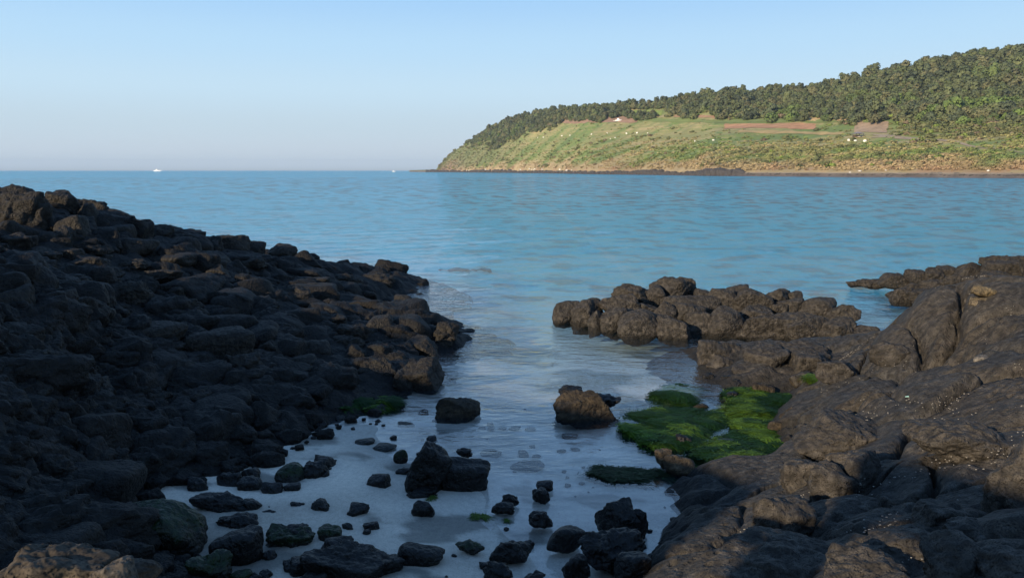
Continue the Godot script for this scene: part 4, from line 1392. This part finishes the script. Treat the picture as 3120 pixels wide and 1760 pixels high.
	# loose rocks, each a thing of its own
	for r: Array in [
		[-0.669, 0.065, -9.486, 0.28, 0.179, 0.19, "block", 1, "square brown boulder standing in the shallow water, sunlit along its top"],
		[0.91, 0.089, -9.438, 0.406, 0.243, 0.258, "block", 1, "rough brown dome-shaped boulder in the water beside the green seaweed"],
		[0.784, 0.04, -10.326, 0.161, 0.109, 0.115, "rubble", 0, "dark green filmed rock peeping out behind the brown dome-shaped boulder"],
		[1.166, 0.119, -9.666, 0.21, 0.105, 0.121, "rubble", 0, "dark knob jutting from the right side of the brown dome-shaped boulder"],
		[-0.789, 0.144, -7.185, 0.236, 0.338, 0.189, "block", 0, "large black jagged boulder rising from the wet sand in the middle"],
		[-0.489, 0.091, -7.292, 0.284, 0.193, 0.214, "round", 0, "black rounded boulder leaning on the right of the large jagged boulder"],
		[-0.5, 0.054, -8.002, 0.091, 0.065, 0.072, "rubble", 0, "small black pointed rock behind the rounded boulder on the sand"],
		[-1.154, 0.054, -7.88, 0.074, 0.093, 0.059, "round", 3, "small round rock with a moss green top left of the large jagged boulder"],
		[-1.06, 0.036, -7.543, 0.099, 0.044, 0.057, "rubble", 0, "low black rock at the left foot of the large jagged boulder"],
		[-0.838, 0.049, -6.974, 0.141, 0.052, 0.081, "rubble", 0, "flat glossy black rock lying in front of the large jagged boulder"],
		[-0.777, 0.072, -6.551, 0.103, 0.089, 0.082, "block", 0, "wedge-shaped black rock with pale specks on open sand"],
		[-1.17, 0.065, -6.235, 0.068, 0.042, 0.047, "block", 0, "small black stone alone on the sand left of centre bottom"],
		[-1.363, 0.065, -6.21, 0.052, 0.043, 0.041, "block", 0, "small black stone beside the dark clump on the lower sand"],
		[-1.197, 0.132, -5.426, 0.364, 0.146, 0.21, "block", 0, "very large dark boulder with knobbly crown at the bottom edge"],
		[-0.697, 0.102, -5.673, 0.185, 0.089, 0.106, "round", 0, "smooth dark boulder joined to the right of the very large bottom boulder"],
		[-0.33, 0.088, -5.843, 0.118, 0.051, 0.068, "rubble", 3, "low oval stone coated with green weed on the lower sand"],
		[-0.008, 0.106, -5.739, 0.169, 0.1, 0.115, "block", 0, "dark flat-topped boulder right of the oval green stone"],
		[0.243, 0.078, -6.344, 0.105, 0.077, 0.084, "rubble", 0, "rough black rock alone on the sand left of the tall dark block"],
		[-0.08, 0.05, -6.637, 0.104, 0.054, 0.061, "rubble", 0, "low black rock at the end of a thin water edge on the sand"],
		[-0.01, 0.054, -6.806, 0.077, 0.065, 0.062, "rubble", 0, "small black rock behind the low rock at the thin water edge"],
		[0.874, 0.127, -6.236, 0.181, 0.184, 0.145, "block", 0, "tall dark block with a weedy right corner on the lower sand"],
		[1.038, 0.109, -6.199, 0.093, 0.137, 0.074, "rubble", 0, "dark pointed corner rock pressed against the tall dark block"],
		[0.43, 0.107, -5.958, 0.16, 0.104, 0.119, "round", 0, "dark humped rock left of the tall dark block"],
		[0.76, 0.152, -5.612, 0.261, 0.172, 0.198, "rubble", 0, "big knobbly dark rock in front of the tall dark block"],
		[0.858, 0.197, -5.279, 0.128, 0.133, 0.103, "round", 0, "smooth bluish dark boulder at the bottom edge below the knobbly rock"],
		[0.46, 0.164, -5.324, 0.104, 0.124, 0.083, "rubble", 0, "dark rough rock at the bottom edge with an ochre patch above it"],
		[-0.103, 0.131, -5.364, 0.112, 0.088, 0.09, "rubble", 0, "dark rubble rock at the bottom edge left of a sand gap"],
		[0.161, 0.132, -5.305, 0.081, 0.035, 0.047, "rubble", 0, "low dark rock cut by the bottom edge in a sand gap"],
		[0.267, 0.047, -6.923, 0.082, 0.073, 0.065, "rubble", 0, "black rock in the weed fringe right of the centre sand"],
		[0.31, 0.03, -7.183, 0.083, 0.055, 0.062, "round", 0, "rounded black rock at the water side of the dark weed fringe"],
		[1.558, 0.079, -7.763, 0.103, 0.107, 0.083, "block", 2, "tan end stone at the left of the pale sunlit lump among the seaweed"],
		[1.68, 0.066, -7.604, 0.162, 0.126, 0.13, "round", 2, "pale tan sunlit boulder lying among the seaweed"],
		[2.42, 0.013, -9.817, 0.105, 0.035, 0.061, "rubble", 1, "small brown rock breaking the water between the seaweed mats"],
		[2.345, 0.024, -8.38, 0.108, 0.066, 0.072, "round", 3, "rounded stone with a pale green front at the edge of the lower pool"],
		[1.89, 0.07, -8.395, 0.084, 0.054, 0.059, "rubble", 0, "dark lump among the seaweed left of the lower pool"],
		[3.385, 0.084, -10.376, 0.163, 0.094, 0.098, "round", 1, "brown smooth boulder between the upper pool and the seaweed"],
		[2.919, 0.032, -10.154, 0.128, 0.088, 0.093, "rubble", 0, "dark weedy rock at the left end of the right seaweed mat"],
		[3.173, 0.033, -10.738, 0.092, 0.092, 0.074, "rubble", 0, "black slab of rock in the water above the right seaweed mat"],
		[2.848, 0.027, -11.176, 0.085, 0.074, 0.068, "rubble", 0, "small dark rock at the point of the low rocks in the water"],
		[3.248, 0.037, -11.004, 0.262, 0.101, 0.151, "block", 0, "dark flat wet slab above the seaweed near the islet rocks"],
		[3.885, 0.184, -10.412, 0.129, 0.094, 0.098, "block", 1, "angular brown rock beside the small upper pool"],
		[3.372, 0.165, -8.912, 0.271, 0.122, 0.156, "block", 1, "cracked brown slab of rock lying right of the seaweed"],
		[3.05, 0.084, -8.813, 0.109, 0.065, 0.07, "round", 1, "brown striped rock partly covered by yellow green weed"],
		[-3.047, 0.163, -5.74, 0.208, 0.175, 0.167, "block", 0, "dark pyramid-shaped boulder on the lower left in deep shade"],
		[-2.07, 0.165, -5.628, 0.188, 0.181, 0.15, "round", 0, "big round black boulder on the lower left sand edge"],
		[-2.56, 0.091, -6.629, 0.253, 0.113, 0.146, "block", 0, "flat broad black rock with a sand puddle on its top"],
		[-2.136, 0.082, -7.313, 0.148, 0.115, 0.118, "round", 3, "pear-shaped boulder with a mossy green peak on the left sand"],
		[-1.922, 0.08, -7.403, 0.142, 0.11, 0.113, "rubble", 0, "black knobbly rock just right of the mossy pear-shaped boulder"],
		[-2.535, 0.078, -7.329, 0.088, 0.076, 0.07, "round", 0, "smooth round dark stone left of the mossy pear-shaped boulder"],
		[-2.927, 0.091, -7.028, 0.112, 0.084, 0.089, "rubble", 0, "black rock with a tail at the edge of the left rubble"],
		[-2.217, 0.076, -6.989, 0.107, 0.071, 0.08, "block", 0, "pointed dark stone below the mossy pear-shaped boulder"],
		[-2.042, 0.07, -7.025, 0.078, 0.054, 0.06, "round", 0, "oval dark stone at the foot of the mossy pear-shaped boulder"],
		[-2.295, 0.098, -6.255, 0.182, 0.079, 0.105, "rubble", 0, "dark ragged ridge of rock behind the big round black boulder"],
		[-1.77, 0.109, -5.916, 0.201, 0.109, 0.125, "rubble", 3, "wide dark boulder tinged green on the lower left sand"],
		[-1.766, 0.089, -6.123, 0.091, 0.054, 0.062, "rubble", 0, "dark weedy stone behind the wide green-tinged boulder"],
		[-1.462, 0.095, -6.028, 0.1, 0.071, 0.08, "block", 3, "dark greenish stone right of the wide green-tinged boulder"],
		[-2.139, 0.196, -5.252, 0.15, 0.129, 0.12, "rubble", 3, "low dark mound furred with green weed near the bottom left"],
		[-1.926, 0.137, -5.273, 0.078, 0.048, 0.056, "round", 3, "pale green stone cut by the bottom edge near the left"],
		[-1.903, 0.056, -6.664, 0.068, 0.044, 0.05, "rubble", 0, "small ragged black stone alone on the left part of the sand"],
		[-2.1, 0.061, -6.512, 0.069, 0.031, 0.04, "block", 0, "small flat black stone with a faint twin behind it"],
		[-2.104, 0.057, -6.616, 0.058, 0.019, 0.033, "block", 0, "faint grey flat stone behind the small flat black stone"],
		[-3.29, 0.084, -7.124, 0.076, 0.038, 0.044, "round", 0, "low dark stone in the pale gap of the left rubble"],
		[-2.927, 0.063, -7.487, 0.072, 0.037, 0.042, "round", 0, "small oval stone in the upper left corner of the sand"],
		[-2.694, 0.082, -7.19, 0.12, 0.087, 0.096, "rubble", 0, "forked dark rock left of the smooth round stone"],
		[-3.343, 0.095, -7.287, 0.197, 0.04, 0.113, "rubble", 0, "long dark rock bounding the pale gap of the left rubble"],
		[-2.442, 0.063, -7.108, 0.07, 0.037, 0.041, "round", 0, "flat oval stone below the smooth round stone"],
		[-2.733, 0.198, -5.84, 0.347, 0.269, 0.278, "round", 3, "broad dark dome of rock with green weed and pale sand on top"],
	]:
		number += 1
		var tint: Color = [Color(0.023, 0.022, 0.021), Color(0.15, 0.115, 0.072), Color(0.33, 0.25, 0.155), Color(0.035, 0.036, 0.028)][r[7]]
		var o := put("rock", boulder_mesh(Vector3(r[3], r[4], r[5]), r[6], res(r[3], r[2]) + 4, number, tint, 0.9 if r[7] == 3 else 0.0, 0.07 - r[1]), M.wet if r[7] in [0, 3] else M.shelf, null, Vector3(r[0], r[1], r[2]))
		tag(o, r[8], "rock")
	# little stones strewn at the foot of the rocks
	var kinds := []
	for k in 6:
		kinds.append(boulder_mesh(Vector3(1.0, 0.65, 0.9), "rubble" if k % 2 else "block", 8, 700 + k, Color(0.024, 0.023, 0.022)))
	var laid := 0
	for k in 4000:
		if laid >= 190:
			break
		var z := rng.randf_range(4.9, 10.2)
		var x := rng.randf_range(-0.36, 0.3) * z
		var close := smoothstep(0.02, 0.3, low.get_noise_2d(x * 16.0 + 5.0, z * 16.0)) + smoothstep(-0.30, 0.05, left_ground.at(x, -z)) + 0.8 * smoothstep(-0.5, -0.05, right_ground.at(x, -z)) + 0.5 * smoothstep(6.2, 5.2, z)
		if rng.randf() > close * 0.5 or left_ground.at(x, -z) > 0.25 or (x > 1.0 and right_ground.at(x, -z) > 0.15):
			continue
		var s := (0.02 + 0.11 * pow(rng.randf(), 2.0)) if x < -0.9 else 0.012 + 0.055 * pow(rng.randf(), 2.5)
		var o := put("pebble", kinds[k % 6], M.wet, null, Vector3(x, sand_height(x, -z) + s * 0.25, -z))
		o.scale = Vector3.ONE * s
		o.rotation.y = rng.randf() * TAU
		laid += 1
		var spot := "against the left rubble" if x < -1.2 else "near the right rocks" if x > 0.9 else "on the open sand" if z < 7.5 else "under the shallow water"
		tag(o, "small dark pebble lying " + spot, "pebble", "dark pebbles " + spot)
	# stones under the shallow water
	for r: Array in [
		[-1.27, -0.07, -9.167, 0.107, 0.027, 0.086],
		[-0.231, -0.07, -8.243, 0.121, 0.03, 0.096],
		[0.031, -0.07, -9.217, 0.081, 0.02, 0.065],
		[0.548, -0.07, -8.449, 0.056, 0.014, 0.045],
		[0.706, -0.07, -8.491, 0.057, 0.014, 0.045],
		[0.266, -0.07, -8.253, 0.052, 0.013, 0.041],
		[0.22, -0.07, -9.242, 0.07, 0.017, 0.056],
		[-0.94, -0.07, -9.382, 0.047, 0.012, 0.038],
		[-0.116, -0.07, -9.167, 0.054, 0.013, 0.043],
		[-0.362, -0.07, -9.155, 0.046, 0.011, 0.037],
		[-1.393, -0.07, -8.293, 0.132, 0.033, 0.105],
		[-1.634, -0.07, -8.459, 0.113, 0.028, 0.091],
		[0.03, -0.07, -7.722, 0.026, 0.006, 0.021],
		[0.155, -0.07, -7.895, 0.185, 0.046, 0.148],
		[0.681, -0.07, -8.974, 0.098, 0.024, 0.078],
	]:
		number += 1
		var o := put("sunken_stone", boulder_mesh(Vector3(r[3], r[4], r[5]), "round", 8, number, Color(0.05, 0.06, 0.055)), M.wet, null, Vector3(r[0], bed(r[0], r[2]) + 0.015, r[2]))
		tag(o, "flat dark stone lying under the shallow water of the cove", "stone", "stones under the shallow water")
	# the lit brown rocks beside the viewpoint
	var near := [
		[-1.094, 2.029, -1.78, 0.127, 0.077, 0.094, "block", 0, "coarse brown pitted rock in the bottom left corner, sunlit"],
		[-0.933, 2.045, -1.72, 0.073, 0.053, 0.058, "block", 1, "pale smooth brown rock right of the coarse corner rock"],
		[-0.979, 1.952, -1.95, 0.052, 0.042, 0.043, "round", 1, "small grey brown rock behind the pale corner rock"],
	]
	for r: Array in near:
		number += 1
		tag(put("rock", boulder_mesh(Vector3(r[3], r[4], r[5]), r[6], 36, number, Color(0.185, 0.148, 0.105) if r[7] == 0 else Color(0.24, 0.20, 0.155)), M.shelf, null, Vector3(r[0], r[1], r[2])), r[8], "rock")

# ------------------------------------------------------------------ seaweed, cairn, shells
func tuft_mesh(sd: int) -> ArrayMesh:
	var r := RandomNumberGenerator.new()
	r.seed = sd
	var v := PackedVector3Array()
	var ix := PackedInt32Array()
	var col := PackedColorArray()
	for k in 16:
		var p := Vector3(r.randf_range(-0.05, 0.05), r.randf_range(0.0, 0.02), r.randf_range(-0.05, 0.05))
		var way := Vector3(1.0, r.randf_range(-0.1, 0.12), r.randf_range(-0.9, 0.9)).normalized()
		var side := way.cross(Vector3.UP).normalized() * r.randf_range(0.0035, 0.009)
		var l := r.randf_range(0.08, 0.2)
		var t := r.randf_range(0.6, 1.4)
		var o := v.size()
		for q in 4:
			var f := q / 3.0
			var c := p + way * l * f + Vector3(0, -0.045 * f * f, 0.02 * sin(f * 4.0 + k))
			v.append(c - side * (1.0 - 0.7 * f))
			v.append(c + side * (1.0 - 0.7 * f))
			for z in 2:
				col.append(Color(t, t, t))
		for q in 3:
			var b := o + q * 2
			ix.append_array([b, b + 2, b + 1, b + 1, b + 2, b + 3])
	return finish(v, ix, col)

func small_things() -> void:
	var tufts := [tuft_mesh(1), tuft_mesh(2), tuft_mesh(3)]
	var number := 0
	for r: Array in [
		[2.067, 0.02, -10.101, 0.224, 0.1, 0.382, "dark green seaweed mat nearest the brown dome-shaped boulder"],
		[2.069, 0, -9.428, 0.601, 0.07, 0.419, "wide sunlit green seaweed mat spreading left of the pool"],
		[3.317, 0.05, -10, 0.447, 0.09, 0.378, "bright green seaweed mat above the pool against the brown rocks"],
		[3.047, 0.03, -9.426, 0.298, 0.1, 0.292, "humped green seaweed mat on the right bank of the pool"],
		[3.008, 0.03, -8.943, 0.368, 0.08, 0.33, "yellowish green seaweed mat below the striped brown rock"],
		[2.773, 0.03, -8.399, 0.423, 0.06, 0.34, "seaweed mat at the lower right end of the pool"],
		[1.807, 0.03, -8.694, 0.474, 0.08, 0.412, "deep green seaweed mat left of the lower pool"],
		[2.161, 0.05, -7.901, 0.342, 0.08, 0.325, "green seaweed mat behind the pale tan boulder"],
		[1.025, 0.005, -7.539, 0.522, 0.025, 0.152, "dull grey green seaweed fringe at the edge of the shaded sand"],
		[2.253, 0.06, -7.241, 0.156, 0.07, 0.232, "green seaweed tongue lying on the sand at the foot of the right rocks"],
		[2.372, -0.03, -10.847, 0.234, 0.04, 0.188, "faint drowned seaweed patch above the left mat"],
		[-1.843, 0.06, -9.845, 0.264, 0.08, 0.256, "dark green seaweed tuft at the edge of the left rubble"],
		[1.849, 0.05, -6.796, 0.114, 0.02, 0.071, "thin green seaweed strand lying alone on the right sand"],
		[3.895, 0.35, -9.879, 0.079, 0.04, 0.16, "little green seaweed tuft in a nook of the right rocks"],
	]:
		number += 1
		var o := thing("seaweed_mat", Vector3(r[0], 0, r[2]))
		tag(o, r[6], "seaweed")
		var dull: bool = "dull" in r[6]
		var n := 34
		var v := PackedVector3Array()
		var ix := PackedInt32Array()
		var col := PackedColorArray()
		var base: float = r[1] - 0.015
		for j in n + 1:
			for i in n + 1:
				var q := Vector2(i * 2.0 / n - 1.0, j * 2.0 / n - 1.0) * 1.15
				var x: float = q.x * r[3]
				var z: float = q.y * r[5]
				var wx: float = (x + r[0]) * (38.0 if dull else 28.0)
				var wz: float = (z + r[2]) * (38.0 if dull else 28.0)
				var e := 1.0 - q.length() - (0.3 if dull else 0.0) + (1.5 if dull else 1.1) * low.get_noise_2d(wx, wz) + 0.35 * mid.get_noise_2d(wx, wz)
				var y: float = base + 0.55 * r[4] * (smoothstep(-0.1, 0.35, e) * (0.75 + 0.9 * low.get_noise_2d(wx * 1.7 + 33.0, wz * 1.7)) + 0.25 * mid.get_noise_2d(wx * 2.0, wz * 2.0)) - 0.1 * smoothstep(0.1, -0.3, e)
				v.append(Vector3(x, y, z))
				col.append((Color(0.014, 0.02, 0.012) if dull else Color(0.010, 0.026, 0.007)) * (1.0 + 0.6 * mid.get_noise_2d(wx, wz)))
		for j in n:
			for i in n:
				var k := j * (n + 1) + i
				ix.append_array([k, k + 1, k + n + 1, k + 1, k + n + 2, k + n + 1])
		put("mat", finish(v, ix, col), M.weed, o)
		var count := clampi(int(r[3] * r[5] * 9000.0), 80, 5000)
		for m in 3:
			var where := []
			var tints := []
			for k in count / 3:
				var i := rng.randi_range(1, n - 1)
				var j := rng.randi_range(1, n - 1)
				var p := v[j * (n + 1) + i] + Vector3(rng.randf_range(-0.02, 0.02), 0.004, rng.randf_range(-0.02, 0.02))
				if p.y < -0.035 and r[1] > -0.01:
					continue
				var turn := 0.5 + 1.4 * low.get_noise_2d((p.x + r[0]) * 12.0, (p.z + r[2]) * 12.0) + rng.randf_range(-1.3, 1.3)
				where.append(Transform3D(Basis(Vector3.UP, turn).scaled(Vector3.ONE * rng.randf_range(0.7, 1.3)), p))
				var bright := smoothstep(-0.05, 0.4, low.get_noise_2d((p.x + r[0]) * 24.0, (p.z + r[2]) * 24.0) + 0.6 * mid.get_noise_2d((p.x + r[0]) * 90.0, (p.z + r[2]) * 90.0))
				if dull:
					tints.append(Color(0.018, 0.036, 0.014) * rng.randf_range(0.6, 1.4))
					continue
				tints.append(Color(0.012, 0.046, 0.010).lerp(Color(0.13, 0.23, 0.02), bright * rng.randf_range(0.3, 1.0)))
			if where.size():
				many("strands", tufts[m], M.weed, where, tints, o)
	# bits of weed dropped on the sand
	for b: Array in [[-0.30, -6.55, 0.05], [-0.05, -6.5, 0.025], [-0.72, -6.9, 0.03], [0.65, -5.2, 0.04]]:
		var o := thing("seaweed_scrap", Vector3(b[0], sand_height(b[0], b[1]) + 0.012, b[1]))
		tag(o, "little green seaweed scrap dropped on the open sand", "seaweed", "seaweed scraps on the sand")
		var where := []
		var tints := []
		for k in 7:
			where.append(Transform3D(Basis(Vector3.UP, rng.randf() * TAU).scaled(Vector3.ONE * b[2] * 12.0), Vector3(rng.randf_range(-1, 1), 0, rng.randf_range(-1, 1)) * b[2]))
			tints.append(Color(0.07, 0.12, 0.02))
		many("strands", tufts[0], M.weed, where, tints, o)
	# cairn
	var top := Vector3(5.36, 1.57, -8.93)
	var lower := put("cairn_stone", boulder_mesh(Vector3(0.17, 0.085, 0.13), "block", 16, 71, Color(0.50, 0.40, 0.26)), M.shelf, null, Vector3(5.38, 1.50, -8.9))
	tag(lower, "lower tan stone of the little cairn, wedged behind the rock crest", "stone")
	var upper := put("cairn_stone", boulder_mesh(Vector3(0.145, 0.065, 0.1), "round", 16, 72, Color(0.56, 0.42, 0.22)), M.shelf, null, Vector3(5.35, 1.645, -8.9))
	tag(upper, "yellowish upper stone balanced on top of the little cairn", "stone")
	var egg := put("pebble", boulder_mesh(Vector3(0.088, 0.055, 0.07), "round", 14, 73, Color(0.52, 0.47, 0.40)), M.shelf, null, Vector3(4.67, shelf_height(4.67, -7.7) + 0.045, -7.7))
	tag(egg, "single pale rounded pebble lying on the brown shelf below the cairn", "pebble")
	var cone := put("shell", boulder_mesh(Vector3(0.017, 0.022, 0.017), "round", 10, 74, Color(0.62, 0.5, 0.33)), M.shelf, null, Vector3(2.08, 1.12, -3.66))
	tag(cone, "small tan shell in the crack between the boulders at the lower right", "shell")
	var scrap := put("paint_fleck", boulder_mesh(Vector3(0.045, 0.012, 0.03), "rubble", 8, 75, Color(0.38, 0.62, 0.52)), M.hill, null, Vector3(3.77, shelf_height(3.77, -7.28) + 0.02, -7.28))
	tag(scrap, "pale turquoise fleck on the brown shelf", "fleck")
	# barnacles on the shelf
	var shell := boulder_mesh(Vector3(0.0048, 0.003, 0.0048), "round", 4, 76, Color(0.25, 0.23, 0.2))
	var where := []
	for k in 3200:
		var z := rng.randf_range(3.2, 10.5)
		var x := rng.randf_range(0.3, 0.75) * z
		var y := shelf_height(x, -z)
		if y < 0.4 or low.get_noise_2d(x * 22.0 + 77.0, z * 22.0) < 0.10 + 0.2 * rng.randf():
			continue
		where.append(Transform3D(Basis(Vector3.UP, rng.randf() * TAU).scaled(Vector3(rng.randf_range(0.6, 1.6), 1, rng.randf_range(0.5, 1.0))), Vector3(x, y + 0.02, -z)))
	tag(many("barnacles", shell, M.hill, where, []), "white barnacles speckling the brown lava shelf", "barnacles")
